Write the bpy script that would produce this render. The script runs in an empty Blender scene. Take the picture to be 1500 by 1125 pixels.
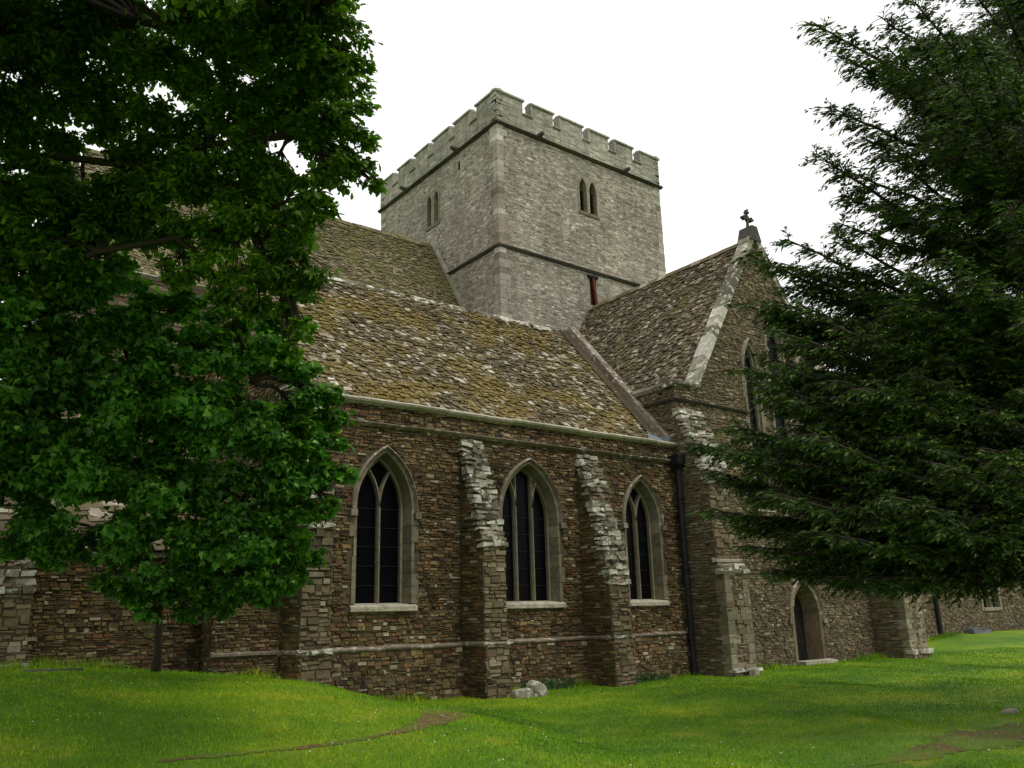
import bpy, math, random
import numpy as np
from mathutils import Vector, Matrix
from mathutils.geometry import tessellate_polygon
random.seed(7); rng = np.random.default_rng(7)
sc = bpy.context.scene
# ------------------------------------------------------------------ camera
CR = np.array([0.79326633, -0.60834605, -0.02536948])
CU = np.array([0.14110616, 0.2242109, -0.96427098]) * -1
CU = -np.array([-0.14110616, -0.2242109, 0.96427098]) * -1
CF = np.array([0.59229856, 0.76134392, 0.26370033])
EYE = np.array([0, 0, 1.6]); FPX = 1233.16
cam = bpy.data.cameras.new('camera'); co = bpy.data.objects.new('camera', cam)
sc.collection.objects.link(co); sc.camera = co
cam.sensor_width = 36; cam.lens = FPX / 1500 * 36; cam.clip_start = .1; cam.clip_end = 2000
co.matrix_world = Matrix(((CR[0], CU[0], -CF[0], 0), (CR[1], CU[1], -CF[1], 0), (CR[2], CU[2], -CF[2], 1.6), (0, 0, 0, 1)))
# ------------------------------------------------------------------ light
SUN_EL, SUN_AZ = math.radians(60), math.radians(-84)      # azimuth measured from +X towards +Y
SKY_STRENGTH, OVERCAST, SUN_STRENGTH = 0.092, 0.88, 1.5
w = bpy.data.worlds.new('World'); sc.world = w; w.use_nodes = True
nt = w.node_tree; bg = nt.nodes['Background']
sky = nt.nodes.new('ShaderNodeTexSky'); sky.sky_type = 'NISHITA'; sky.sun_disc = False
sky.sun_elevation = SUN_EL; sky.sun_rotation = math.pi / 2 - SUN_AZ
mx = nt.nodes.new('ShaderNodeMix'); mx.data_type = 'RGBA'; mx.inputs[0].default_value = OVERCAST
nt.links.new(sky.outputs[0], mx.inputs[6]); mx.inputs[7].default_value = (13.2, 13.1, 12.8, 1)
nt.links.new(mx.outputs[2], bg.inputs[0]); bg.inputs[1].default_value = SKY_STRENGTH
sl = bpy.data.lights.new('sun', 'SUN'); sl.energy = SUN_STRENGTH; sl.angle = math.radians(14); sl.color = (1, .96, .88)
so = bpy.data.objects.new('sun', sl); sc.collection.objects.link(so)
sd = Vector((math.cos(SUN_EL) * math.cos(SUN_AZ), math.cos(SUN_EL) * math.sin(SUN_AZ), math.sin(SUN_EL)))
so.rotation_euler = sd.to_track_quat('Z', 'Y').to_euler()
vs = sc.view_settings; vs.view_transform = 'Standard'; vs.look = 'None'; vs.exposure = 0.16; vs.gamma = 1; vs.use_curve_mapping = False
sc.cycles.max_bounces = 5; sc.cycles.transparent_max_bounces = 4

# ------------------------------------------------------------------ helpers
def at(px, py, D):                       # point seen at a pixel of the 1500 wide picture, D metres in front of the lens
    return EYE + D * (CF + CR * (px - 750) / FPX - CU * (py - 562.5) / FPX)
def smooth(a, b, x):
    t = np.clip((np.asarray(x, float) - a) / (b - a), 0, 1); return t * t * (3 - 2 * t)
def empty(name, loc, label, cat, group=None):
    o = bpy.data.objects.new(name, None); sc.collection.objects.link(o); o.location = loc
    o['label'] = label; o['category'] = cat
    if group: o['group'] = group
    return o
class MB:
    def __init__(s): s.v = []; s.f = []; s.m = []; s.n = 0
    def add(s, verts, faces, mat=0):
        verts = np.asarray(verts, float).reshape(-1, 3)
        s.v.append(verts); s.f += [tuple(i + s.n for i in f) for f in faces]; s.m += [mat] * len(faces); s.n += len(verts)
    def quads(s, V, Q, mat=0):           # V (n,k,3) repeated shape, Q list of index tuples
        n, k = V.shape[:2]
        base = s.n + np.arange(n)[:, None] * k
        s.v.append(V.reshape(-1, 3)); 
        for q in Q: s.f += [tuple(r) for r in (base + np.array(q)[None]).tolist()]; s.m += [mat] * n
        s.n += n * k
    def box(s, a, b, mat=0, j=0):
        x0, y0, z0 = a; x1, y1, z1 = b
        V = np.array([[x, y, z] for x in (x0, x1) for y in (y0, y1) for z in (z0, z1)], float)
        if j: V += rng.uniform(-j, j, V.shape)
        s.add(V, BOXF, mat)
    def prism(s, poly, dirv, mat=0, caps=True):
        poly = np.asarray(poly, float); n = len(poly); P = np.vstack([poly, poly + np.asarray(dirv, float)])
        F = [(i, (i + 1) % n, n + (i + 1) % n, n + i) for i in range(n)]
        if caps: F += [tuple(range(n))[::-1], tuple(range(n, 2 * n))]
        s.add(P, F, mat)
    def tube(s, pts, rad, k=8, mat=0):
        pts = np.asarray(pts, float); rad = np.broadcast_to(rad, len(pts)); V = []
        for i, p in enumerate(pts):
            t = pts[min(i + 1, len(pts) - 1)] - pts[max(i - 1, 0)]; t = t / (np.linalg.norm(t) + 1e-9)
            a = np.cross(t, [0, 0, 1] if abs(t[2]) < .9 else [1, 0, 0]); a /= np.linalg.norm(a); b = np.cross(t, a)
            for q in range(k):
                an = 2 * math.pi * q / k; V.append(p + rad[i] * (a * math.cos(an) + b * math.sin(an)))
        F = [(i * k + q, i * k + (q + 1) % k, (i + 1) * k + (q + 1) % k, (i + 1) * k + q) for i in range(len(pts) - 1) for q in range(k)]
        F += [tuple(range(k))[::-1], tuple((len(pts) - 1) * k + q for q in range(k))]
        s.add(V, F, mat)
    def build(s, name, mats, parent=None, smooth_=False):
        V = np.vstack(s.v)
        org = np.zeros(3)
        if parent is not None: org = WORLD[parent.name]
        me = bpy.data.meshes.new(name); me.from_pydata((V - org).tolist(), [], s.f); 
        for m in (mats if isinstance(mats, (list, tuple)) else [mats]): me.materials.append(m)
        me.polygons.foreach_set('material_index', s.m)
        if smooth_: me.polygons.foreach_set('use_smooth', [True] * len(s.f))
        me.update(); o = bpy.data.objects.new(name, me); sc.collection.objects.link(o)
        if parent is not None: o.parent = parent
        WORLD[o.name] = org
        return o
BOXF = [(0, 1, 3, 2), (4, 6, 7, 5), (0, 4, 5, 1), (2, 3, 7, 6), (0, 2, 6, 4), (1, 5, 7, 3)]
WORLD = {}
def root(name, loc, label, cat, group=None):
    o = empty(name, loc, label, cat, group); WORLD[o.name] = np.array(loc, float); return o
def tag(o, label, cat=None, kind=None, group=None):
    if kind: o['kind'] = kind
    if label: o['label'] = label
    if cat: o['category'] = cat
    if group: o['group'] = group
    return o

# ------------------------------------------------------------------ materials
def new_mat(name, rough=.9):
    m = bpy.data.materials.new(name); m.use_nodes = True; n = m.node_tree; b = n.nodes['Principled BSDF']
    b.inputs['Roughness'].default_value = rough
    if 'Specular IOR Level' in b.inputs: b.inputs['Specular IOR Level'].default_value = .25
    return m, n, b
def N(n, t, **kw):
    q = n.nodes.new(t)
    for k, v in kw.items():
        if k in ('data_type', 'blend_type', 'operation', 'noise_dimensions', 'feature'): setattr(q, k, v)
    return q
def coords(n, scale=(1, 1, 1)):
    g = n.nodes.new('ShaderNodeNewGeometry'); mp = n.nodes.new('ShaderNodeMapping'); mp.inputs['Scale'].default_value = scale
    n.links.new(g.outputs['Position'], mp.inputs[0]); return mp.outputs[0], g
def noise(n, vec, scale, detail=5, rough=.55):
    q = n.nodes.new('ShaderNodeTexNoise'); q.inputs['Scale'].default_value = scale; q.inputs['Detail'].default_value = detail
    q.inputs['Roughness'].default_value = rough; n.links.new(vec, q.inputs['Vector']); return q.outputs['Fac']
def ramp(n, fac, stops, interp='LINEAR'):
    q = n.nodes.new('ShaderNodeValToRGB'); q.color_ramp.interpolation = interp; e = q.color_ramp.elements
    while len(e) < len(stops): e.new(.5)
    for i, (p, c) in enumerate(stops):
        e[i].position = p; e[i].color = (*(c if isinstance(c, (tuple, list)) else (c, c, c)), 1)
    n.links.new(fac, q.inputs[0]); return q.outputs[0]
def mix(n, fac, a, b, bt='MIX'):
    q = n.nodes.new('ShaderNodeMix'); q.data_type = 'RGBA'; q.blend_type = bt
    for s, v in ((0, fac), (6, a), (7, b)):
        if isinstance(v, (int, float)): q.inputs[s].default_value = v
        elif isinstance(v, tuple): q.inputs[s].default_value = (*v, 1)
        else: n.links.new(v, q.inputs[s])
    return q.outputs[2]
def bump(n, b, h, strength=.5, dist=.02):
    q = n.nodes.new('ShaderNodeBump'); q.inputs['Strength'].default_value = strength; q.inputs['Distance'].default_value = dist
    n.links.new(h, q.inputs['Height']); n.links.new(q.outputs[0], b.inputs['Normal'])
def stone_mat(name, stops, lichen=(.5, .5, .45), lich=.62, moss=None, mossp=.6, big=((.3, .7), (.75, 1.15)), streak=0, ls=5.5):
    m, n, b = new_mat(name, .92)
    v, g = coords(n)
    isl = g.outputs['Random Per Island']
    c = ramp(n, isl, stops)
    f1 = noise(n, v, .55, 4); c = mix(n, 1.0, c, ramp(n, f1, [(big[0][0], big[1][0]), (big[0][1], big[1][1])]), 'MULTIPLY')
    f2 = noise(n, v, 9, 6, .7); c = mix(n, 1.0, c, ramp(n, f2, [(.3, .62), (.7, 1.3)]), 'MULTIPLY')
    if moss:
        fm = noise(n, v, .8, 5, .65); c = mix(n, ramp(n, fm, [(mossp, 0.), (mossp + .12, .8)]), c, moss)
    if streak:
        v2, _ = coords(n, (1.6, 1.6, .12)); fs = noise(n, v2, 1.6, 5, .7)
        c = mix(n, 1.0, c, ramp(n, fs, [(.36, 1 - streak), (.6, 1 + streak * .4)]), 'MULTIPLY')
    fl = noise(n, v, ls, 7, .72); c = mix(n, ramp(n, fl, [(lich, 0.), (lich + .05, .75)]), c, lichen)
    n.links.new(c, b.inputs['Base Color'])
    bump(n, b, f2, .7, .015); return m
BR = [(0, (.035, .024, .014)), (.2, (.10, .064, .028)), (.35, (.17, .115, .045)), (.5, (.13, .058, .032)), (.6, (.12, .088, .04)), (.75, (.23, .16, .07)), (.88, (.06, .05, .03)), (.95,(.27,.23,.14)), (1, (.36, .32, .22))]
M_rub = stone_mat('rubble_stone', BR, lichen=(.34, .32, .2), lich=.64, moss=(.085, .085, .02), mossp=.57, big=((.32, .68), (.6, 1.35)))
M_mortar = stone_mat('lime_mortar', [(0, (.085, .067, .038)), (1, (.085, .067, .038))], lich=.7)
TR = [(0, (.08, .065, .035)), (.3, (.17, .135, .075)), (.5, (.14, .095, .058)), (.75, (.23, .19, .115)), (.9,(.12,.1,.06)), (1, (.34, .3, .21))]
M_trub = stone_mat('transept_rubble', TR, lich=.68, moss=(.13, .12, .05), mossp=.66)
M_tmor = stone_mat('transept_mortar', [(0, (.1, .08, .05)), (1, (.1, .08, .05))], lich=.7)
TW = [(0, (.14, .125, .095)), (.12, (.25, .225, .175)), (.35, (.32, .29, .235)), (.5, (.24, .195, .15)), (.65, (.36, .33, .27)), (.85, (.42, .39, .31)), (.93, (.2, .18, .14)), (1, (.54, .51, .43))]
M_tow = stone_mat('tower_rubble', TW, lichen=(.5, .49, .42), lich=.68, moss=(.24, .225, .13), mossp=.66, big=((.3, .7), (.85, 1.1)), streak=.16)
M_towm = stone_mat('tower_mortar', [(0, (.27, .245, .2)), (1, (.27, .245, .2))], streak=.16)
M_par = stone_mat('parapet_stone', [(0, (.24, .235, .185)), (.5, (.31, .30, .24)), (1, (.4, .385, .31))], lichen=(.5, .48, .36), lich=.63, moss=(.18, .18, .11), mossp=.54, streak=.25)
M_ash = stone_mat('dressed_stone', [(0, (.15, .13, .085)), (.5, (.2, .178, .12)), (1, (.26, .235, .165))], lichen=(.45, .44, .36), lich=.64, moss=(.16, .17, .07), mossp=.6)
M_band = stone_mat('string_stone', [(0, (.13, .105, .075)), (1, (.24, .2, .15))], lichen=(.5, .48, .4), lich=.55, moss=(.13, .13, .06), mossp=.62)
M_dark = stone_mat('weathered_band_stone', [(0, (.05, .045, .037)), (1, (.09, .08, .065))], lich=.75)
M_lich = stone_mat('lichened_block', [(0, (.06, .055, .035)), (.3, (.16, .145, .1)), (.7, (.33, .31, .24)), (1, (.5, .48, .4))], lichen=(.68, .67, .6), lich=.54, moss=(.12, .12, .05), mossp=.64)
M_gut = stone_mat('gutter_stone', [(0, (.3, .28, .2)), (1, (.42, .39, .3))], lichen=(.5, .49, .38), lich=.55)
RT = [(0, (.06, .045, .02)), (.2, (.13, .10, .04)), (.45, (.10, .08, .035)), (.6, (.2, .155, .075)), (.78, (.17, .14, .085)), (.9, (.4, .36, .27)), (1, (.6, .56, .46))]
M_tile = stone_mat('mossy_stone_slate', RT, lichen=(.55, .51, .41), lich=.585, moss=(.155, .11, .018), mossp=.48, big=((.3, .7), (.55, 1.1)), ls=13)
M_tile2 = stone_mat('old_stone_slate', [(0, (.055, .045, .028)), (.4, (.11, .088, .05)), (.75, (.16, .13, .08)), (.9, (.28, .24, .17)), (1, (.44, .4, .31))], lichen=(.5, .46, .37), lich=.62, moss=(.12, .1, .035), mossp=.54, ls=13)
M_tile3 = stone_mat('nave_stone_slate', [(0, (.08, .07, .035)), (.5, (.14, .12, .06)), (1, (.24, .21, .12))], lichen=(.38, .34, .24), lich=.63, moss=(.12, .11, .035), mossp=.5, ls=13)
M_under = stone_mat('roof_bed', [(0, (.06, .045, .025)), (1, (.06, .045, .025))])
def simple(name, col, rough=.5, metal=0, nz=None):
    m, n, b = new_mat(name, rough); b.inputs['Metallic'].default_value = metal
    v, g = coords(n); f = noise(n, v, nz or 6, 4)
    c = mix(n, 1.0, col, ramp(n, f, [(.3, .7), (.7, 1.25)]), 'MULTIPLY'); n.links.new(c, b.inputs['Base Color']); return m
M_glass = simple('dark_leaded_glass', (.002, .002, .003), .35)
def leaded():
    n = M_glass.node_tree; b = n.nodes['Principled BSDF']; b.inputs['Specular IOR Level'].default_value = .07; v, g = coords(n)
    bump(n, b, noise(n, v, 14, 2), .35, .01)
leaded()
M_iron = simple('black_iron', (.012, .012, .013), .6)
M_lead = simple('lead_sheet', (.16, .19, .2), .55)
M_dead = simple('dark_void', (.01, .008, .006), .9)
M_red = simple('red_brown_board', (.10, .022, .014), .8)
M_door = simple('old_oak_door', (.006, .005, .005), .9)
M_bark = stone_mat('bark', [(0, (.05, .04, .03)), (1, (.05, .04, .03))], lichen=(.12, .12, .09), lich=.68)
M_soil = stone_mat('bare_soil', [(0, (.12, .075, .03)), (1, (.12, .075, .03))], lichen=(.22, .17, .08), lich=.6, moss=(.07, .15, .004), mossp=.43, ls=9)
def leaf_mat(name, stops, trans=.35, rough=.45):
    m = bpy.data.materials.new(name); m.use_nodes = True; n = m.node_tree; b = n.nodes['Principled BSDF']
    b.inputs['Roughness'].default_value = rough; b.inputs['Specular IOR Level'].default_value = .35
    v, g = coords(n); c = ramp(n, g.outputs['Random Per Island'], stops)
    c = mix(n, 1.0, c, ramp(n, noise(n, v, .9, 3), [(.3, .6), (.7, 1.35)]), 'MULTIPLY')
    n.links.new(c, b.inputs['Base Color'])
    t = n.nodes.new('ShaderNodeBsdfTranslucent'); n.links.new(mix(n, 1.0, c, (1.3, 1.5, .5), 'MULTIPLY'), t.inputs[0])
    ms = n.nodes.new('ShaderNodeMixShader'); ms.inputs[0].default_value = trans
    n.links.new(b.outputs[0], ms.inputs[1]); n.links.new(t.outputs[0], ms.inputs[2])
    n.links.new(ms.outputs[0], n.nodes['Material Output'].inputs[0]); return m
M_oak = leaf_mat('oak_leaf', [(0, (.035, .085, .006)), (.5, (.085, .19, .011)), (.85, (.14, .28, .018)), (1, (.22, .36, .035))])
M_maple = leaf_mat('maple_leaf', [(0, (.028, .09, .008)), (.5, (.055, .18, .014)), (.85, (.10, .27, .022)), (1, (.18, .37, .05))])
M_yew = leaf_mat('conifer_needle', [(0, (.016, .04, .007)), (.5, (.038, .085, .010)), (.85, (.075, .14, .014)), (1, (.13, .2, .02))], .15, .6)
M_weed = leaf_mat('weed_leaf', [(0, (.04, .08, .03)), (1, (.10, .17, .07))])

def grass_color(n, v):
    c = ramp(n, noise(n, v, .32, 7, .68), [(.32, (.04, .115, .003)), (.5, (.105, .215, .003)), (.66, (.21, .29, .006))])
    c = mix(n, ramp(n, noise(n, v, 1.3, 6, .75), [(.58, 0.), (.7, .55)]), c, (.32, .26, .03))
    return c
def grass_mat(name, blade):
    m, n, b = new_mat(name, .8); v, g = coords(n); c = grass_color(n, v)
    if blade: c = mix(n, 1.0, c, ramp(n, g.outputs['Random Per Island'], [(0, .9), (.8, 1.35), (1, 1.8)]), 'MULTIPLY')
    else:
        f = noise(n, v, 16, 5, .8); c = mix(n, 1.0, c, ramp(n, f, [(.3, .6), (.7, 1.25)]), 'MULTIPLY'); bump(n, b, f, .8, .05)
    n.links.new(c, b.inputs['Base Color']); return m
M_lawn = grass_mat('lawn', False); M_blade = grass_mat('grass_blade', True)

# ------------------------------------------------------------------ ground
def gz(X, Y):
    X = np.asarray(X, float); Y = np.asarray(Y, float)
    px = np.interp(X, [-40, 1.8, 2.7, 3.7, 4.7, 5.8, 6.3, 6.9, 7.4, 8., 9., 60], [1.15, 1.06, 1.02, .93, .82, .69, .55, .33, .2, .1, .05, .05])
    wy = smooth(2.5, 13.2, Y) ** .8
    left = (px - .05) * wy
    right = .42 * smooth(26.5, 34, X) * smooth(9, 15.5, Y) + .5 * smooth(22, 60, X) * (1 - smooth(9, 15, Y)) * .4
    un = .04 * np.sin(X * .9 + 1) * np.sin(Y * .7) + .03 * np.sin(X * 2.1 - Y * 1.3)
    return .02 + left + right + un * (1 - smooth(12, 14.5, Y)) 
def on_lawn(px, py):                       # where the line of sight meets the lawn
    d = CF + CR * (px - 750) / FPX - CU * (py - 562.5) / FPX; t = 4.
    for _ in range(600):
        p = EYE + d * t
        if p[2] < float(gz(p[0], p[1])): break
        t += .04
    return (float(p[0]), float(p[1]))
PATH = [on_lawn(*q) for q in ((230, 1117), (330, 1108), (430, 1098), (530, 1084), (600, 1070), (650, 1050), (668, 1036))]
EARTH = [on_lawn(*q) for q in ((1270, 1122), (1340, 1108), (1410, 1092), (1460, 1078), (1520, 1062))]
EARTH2 = [on_lawn(*q) for q in ((20, 1112), (90, 1100), (150, 1108), (215, 1122))]
def axis(a, b, fa, fb, step):
    core = np.arange(fa, fb + 1e-6, step)
    lo = fa - np.geomspace(step, fa - a, 26)[::-1]; hi = fb + np.geomspace(step, b - fb, 26)
    return np.concatenate([lo, core, hi])
xs = axis(-900, 900, -4, 34, .25); ys = axis(-900, 900, 2, 18, .2)
GX, GY = np.meshgrid(xs, ys, indexing='ij'); GZ = gz(GX, GY)
g = MB(); nx, ny = GX.shape
idx = np.arange(nx * ny).reshape(nx, ny)
g.v.append(np.stack([GX, GY, GZ], -1).reshape(-1, 3)); g.n = nx * ny
g.f = [tuple(r) for r in np.stack([idx[:-1, :-1], idx[1:, :-1], idx[1:, 1:], idx[:-1, 1:]], -1).reshape(-1, 4).tolist()]; g.m = [0] * len(g.f)
tag(g.build('ground', M_lawn, None, True), 'green mown lawn rising in a low mound at the left', kind='structure')
# grass blades: short tufts over the lawn that is in view
def blades(n, name):
    px = rng.uniform(-60, 1560, n); D = 5.5 + 24 * rng.random(n) ** 1.2
    hor = CR * ((px - 750) / FPX)[:, None] + CF
    P = EYE + hor * D[:, None]; X, Y = P[:, 0], P[:, 1]
    pd = np.full(n, 9.); PP = np.array(PATH)
    for p, q in zip(PP[:-1], PP[1:]):
        t = np.clip(((X - p[0]) * (q - p)[0] + (Y - p[1]) * (q - p)[1]) / ((q - p) @ (q - p)), 0, 1); pd = np.minimum(pd, np.hypot(X - p[0] - t * (q - p)[0], Y - p[1] - t * (q - p)[1]))
    for Q, wq in ((EARTH, .34),):
        Q = np.array(Q)
        for p, q in zip(Q[:-1], Q[1:]):
            t = np.clip(((X - p[0]) * (q - p)[0] + (Y - p[1]) * (q - p)[1]) / ((q - p) @ (q - p)), 0, 1); pd = np.minimum(pd, np.hypot(X - p[0] - t * (q - p)[0], Y - p[1] - t * (q - p)[1]) / wq * .12)
    patch = np.sin(X * 2.3 + 1.1 * np.sin(Y * 3.1)) * np.sin(Y * 2.7 + 1.3 * np.sin(X * 1.9)) + .35 * np.sin(X * 7 + Y * 5)
    k0 = ((pd > .05 + .14 * smooth(PATH[4][0], PATH[5][0], X) + .1 * rng.random(n)) | (rng.random(n) < .38)) & ((patch < .92) | (rng.random(n) < .25))
    k = k0 & ((Y < 14.85) | (X > 27.2) & (Y < 16.2)) & (X > -3); X, Y, D = X[k], Y[k], D[k]
    n = len(X); Z = gz(X, Y); h = rng.uniform(.01, .034, n) * (1 + .5 * (rng.random(n) > .97)) ; a = rng.uniform(0, 6.28, n); wd = .0035 + .0004 * D
    lean = rng.uniform(0, .6, n) * h; la = rng.uniform(0, 6.28, n)
    V = np.zeros((n, 3, 3)); dx, dy = np.cos(a) * wd, np.sin(a) * wd
    V[:, 0] = np.stack([X - dx, Y - dy, Z - .004], -1); V[:, 1] = np.stack([X + dx, Y + dy, Z - .004], -1)
    V[:, 2] = np.stack([X + np.cos(la) * lean, Y + np.sin(la) * lean, Z + h], -1)
    m = MB(); m.quads(V, [(0, 1, 2)]); return m.build(name, M_blade)
tag(blades(330000, 'grass'), 'short bright green grass blades of the lawn', 'grass', 'stuff')
# long grass tufts at the foot of the walls
def edge_tufts():
    X = rng.uniform(1.5, 34, 9000); Y = np.where(X < 17.4, 14.93, np.where(X < 26.9, 14.7, 16.1)) - rng.random(9000) ** 2 * .35
    n = len(X); Z = gz(X, Y); h = rng.uniform(.04, .16, n) * (.4 + smooth(.35, .65, .5 + .5 * np.sin(X * 1.7) * np.sin(X * .63 + 2))); a = rng.uniform(0, 6.28, n); la = rng.uniform(0, 6.28, n)
    V = np.zeros((n, 3, 3)); V[:, 0] = np.stack([X - np.cos(a) * .008, Y - np.sin(a) * .008, Z - .01], -1); V[:, 1] = np.stack([X + np.cos(a) * .008, Y + np.sin(a) * .008, Z - .01], -1)
    V[:, 2] = np.stack([X + np.cos(la) * h * .5, Y + np.sin(la) * h * .5, Z + h], -1)
    m = MB(); m.quads(V, [(0, 1, 2)]); return m.build('long_grass', M_blade)
tag(edge_tufts(), 'longer grass left uncut along the foot of the walls', 'grass', 'stuff')
# worn earth line across the lawn
def worn(pts, wid, name, label):
    m = MB(); pts = np.array(pts, float); seg = []
    for i in range(len(pts) - 1):
        for t in np.linspace(0, 1, 14, endpoint=False): seg.append(pts[i] * (1 - t) + pts[i + 1] * t)
    seg.append(pts[-1]); seg = np.array(seg); ws = np.interp(np.linspace(0, 1, len(seg)), np.linspace(0, 1, len(wid)), wid)
    d = np.gradient(seg, axis=0); d /= np.linalg.norm(d, axis=1)[:, None]; nrm = np.stack([-d[:, 1], d[:, 0]], -1)
    A = []; J = 5
    for j in range(J):
        u = j / (J - 1) * 2 - 1; r = ws * u * (1 + rng.uniform(-.35, .35, len(seg)))
        q = seg + nrm * r[:, None]; A.append(np.column_stack([q, gz(q[:, 0], q[:, 1]) + .006]))
    A = np.stack(A, 1); k = len(seg); m.v.append(A.reshape(-1, 3)); m.n = k * J
    m.f = [(i * J + j, (i + 1) * J + j, (i + 1) * J + j + 1, i * J + j + 1) for i in range(k - 1) for j in range(J - 1)]; m.m = [0] * len(m.f)
    return tag(m.build(name, M_soil), label, kind='structure')
worn(PATH, [.02, .05, .02, .06, .03, .14, .26, .04], 'worn_path', 'narrow line of worn brown earth crossing the lawn')
worn(EARTH, [.03, .22, .3, .42, .3], 'bare_earth', 'bare brown earth under the dark conifer')
0 and worn(EARTH2, [.02, .1, .16, .03], 'bare_earth', 'worn brown earth in the shade at the lower left')

# ------------------------------------------------------------------ masonry
class Frame2:                              # a wall plane: origin o, along u, up z, outward n
    def __init__(s, o, u, nrm, up=(0, 0, 1.)): s.k = np.array(up, float); s.o = np.array(o, float); s.u = np.array(u, float); s.n = np.array(nrm, float)
    def P(s, a, z, d=0): 
        a = np.asarray(a, float)[..., None]; z = np.asarray(z, float)[..., None]; d = np.asarray(d, float)[..., None]
        return s.o + s.u * a + s.k * z + s.n * d
def inpoly(poly, a, z):
    poly = np.array(poly); r = np.zeros(np.shape(a), bool); n = len(poly)
    for i in range(n):
        x0, y0 = poly[i]; x1, y1 = poly[(i + 1) % n]
        c = ((y0 > z) != (y1 > z)) & (a < (x1 - x0) * (z - y0) / (y1 - y0 + 1e-12) + x0); r ^= c
    return r
def masonry(mb, fr, poly, holes=(), hr=(.038, .088), wr=(.06, .22), prot=(.002, .045), gap=.011, mat=0, quoin=None, qmat=0):
    poly = np.array(poly, float); a0, z0 = poly.min(0); a1, z1 = poly.max(0)
    R = []; z = z0; row = 0
    while z < z1:
        h = rng.uniform(*hr); a = a0 - rng.uniform(0, .3)
        while a < a1:
            wd = rng.uniform(*wr) * (1 + h * 3) * .8
            zz = z + rng.uniform(-.22, .22) * h
            if h > .07 and rng.random() < .18: R.append((a, zz, wd, h * .48)); R.append((a, zz + h * .5, wd * 1., h * .5))
            else: R.append((a, zz, wd, h))
            a += wd
        z += h
    R = np.array(R); aL, zB, W, H = R.T
    aL2 = np.clip(aL + gap / 2, a0 + .002, a1); aR2 = np.clip(aL + W - gap / 2, a0, a1 - .002)
    zB2 = np.clip(zB + gap / 2, z0, z1); zT2 = np.clip(zB + H - gap / 2, z0, z1)
    ok = (aR2 - aL2 > .03) & (zT2 - zB2 > .02)
    for (x, y) in ((aL2, zB2), (aR2, zB2), (aL2, zT2), (aR2, zT2), ((aL2 + aR2) / 2, (zB2 + zT2) / 2)):
        xx = np.clip(x, a0 + .004, a1 - .004); yy = np.clip(y, z0 + .004, z1 - .004)
        ok &= inpoly(poly, xx, yy)
        for h in holes: ok &= ~inpoly(h, x, y)
    for x in np.linspace(.15, .85, 4):
        for h in holes:
            for y in (.2, .8): ok &= ~inpoly(h, aL2 + (aR2 - aL2) * x, zB2 + (zT2 - zB2) * y)
    aL2, aR2, zB2, zT2 = aL2[ok], aR2[ok], zB2[ok], zT2[ok]; n = len(aL2)
    j = .008; ins = .007
    pr_ = rng.uniform(*prot, n)
    def q(a, z, d): return fr.P(a, z, d)
    A = [np.column_stack([aL2, zB2]), np.column_stack([aR2, zB2]), np.column_stack([aR2, zT2]), np.column_stack([aL2, zT2])]
    A = [x + rng.uniform(-j, j, x.shape) for x in A]; cen = sum(A) / 4
    V = np.zeros((n, 8, 3))
    for i, x in enumerate(A):
        V[:, i] = q(x[:, 0], x[:, 1], -.01)
        y = x + np.sign(cen - x) * ins
        V[:, 4 + i] = q(y[:, 0], y[:, 1], pr_ + rng.uniform(-.004, .004, n))
    mb.quads(V, [(4, 5, 6, 7), (0, 1, 5, 4), (1, 2, 6, 5), (2, 3, 7, 6), (3, 0, 4, 7)], mat)
def face(mb, fr, poly, holes=(), mat=1, d=0, reveal=0, rmat=None):
    loops = [[Vector((a, z, 0)) for a, z in poly]] + [[Vector((a, z, 0)) for a, z in h] for h in holes]
    pts = [p for l in loops for p in l]
    tri = tessellate_polygon(loops)
    mb.add(fr.P([p.x for p in pts], [p.y for p in pts], d), [tuple(t) for t in tri], mat)
def arch(c, a, z0, zs, h, t=0, n=14):
    R = (a * a + h * h) / (2 * a); cx = R - a; Rt = R + t
    H = math.sqrt(max(Rt * Rt - cx * cx, 0)); th = math.atan2(H, cx)
    L = [(c - a - t, z0)]
    for i in range(n + 1): an = th * i / n; L.append((c + cx - Rt * math.cos(an), zs + Rt * math.sin(an)))
    Rr = [(2 * c - x, z) for x, z in L[::-1]]
    return L + Rr[1:]
def ribbon(mb, fr, P0, P1, d0, d1, mat=0):
    A = fr.P([p[0] for p in P0], [p[1] for p in P0], d0); B = fr.P([p[0] for p in P1], [p[1] for p in P1], d1); n = len(A)
    mb.add(np.vstack([A, B]), [(i, i + 1, n + i + 1, n + i) for i in range(n - 1)], mat)
def bar2(mb, fr, path, wd, d0, d1, mat=0):   # bar following a path in the wall plane
    path = np.array(path, float); t = np.gradient(path, axis=0); t /= np.linalg.norm(t, axis=1)[:, None] + 1e-9; nn = np.stack([-t[:, 1], t[:, 0]], -1)
    L = path + nn * wd / 2; R = path - nn * wd / 2; Lc = path + nn * wd * .22; Rc = path - nn * wd * .22
    ribbon(mb, fr, L, Lc, (d0 + d1) / 2 - .0, d1, mat); ribbon(mb, fr, Lc, Rc, d1, d1, mat); ribbon(mb, fr, Rc, R, d1, (d0 + d1) / 2, mat)
    ribbon(mb, fr, L, L, d0, (d0 + d1) / 2, mat); ribbon(mb, fr, R, R, (d0 + d1) / 2, d0, mat)
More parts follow.
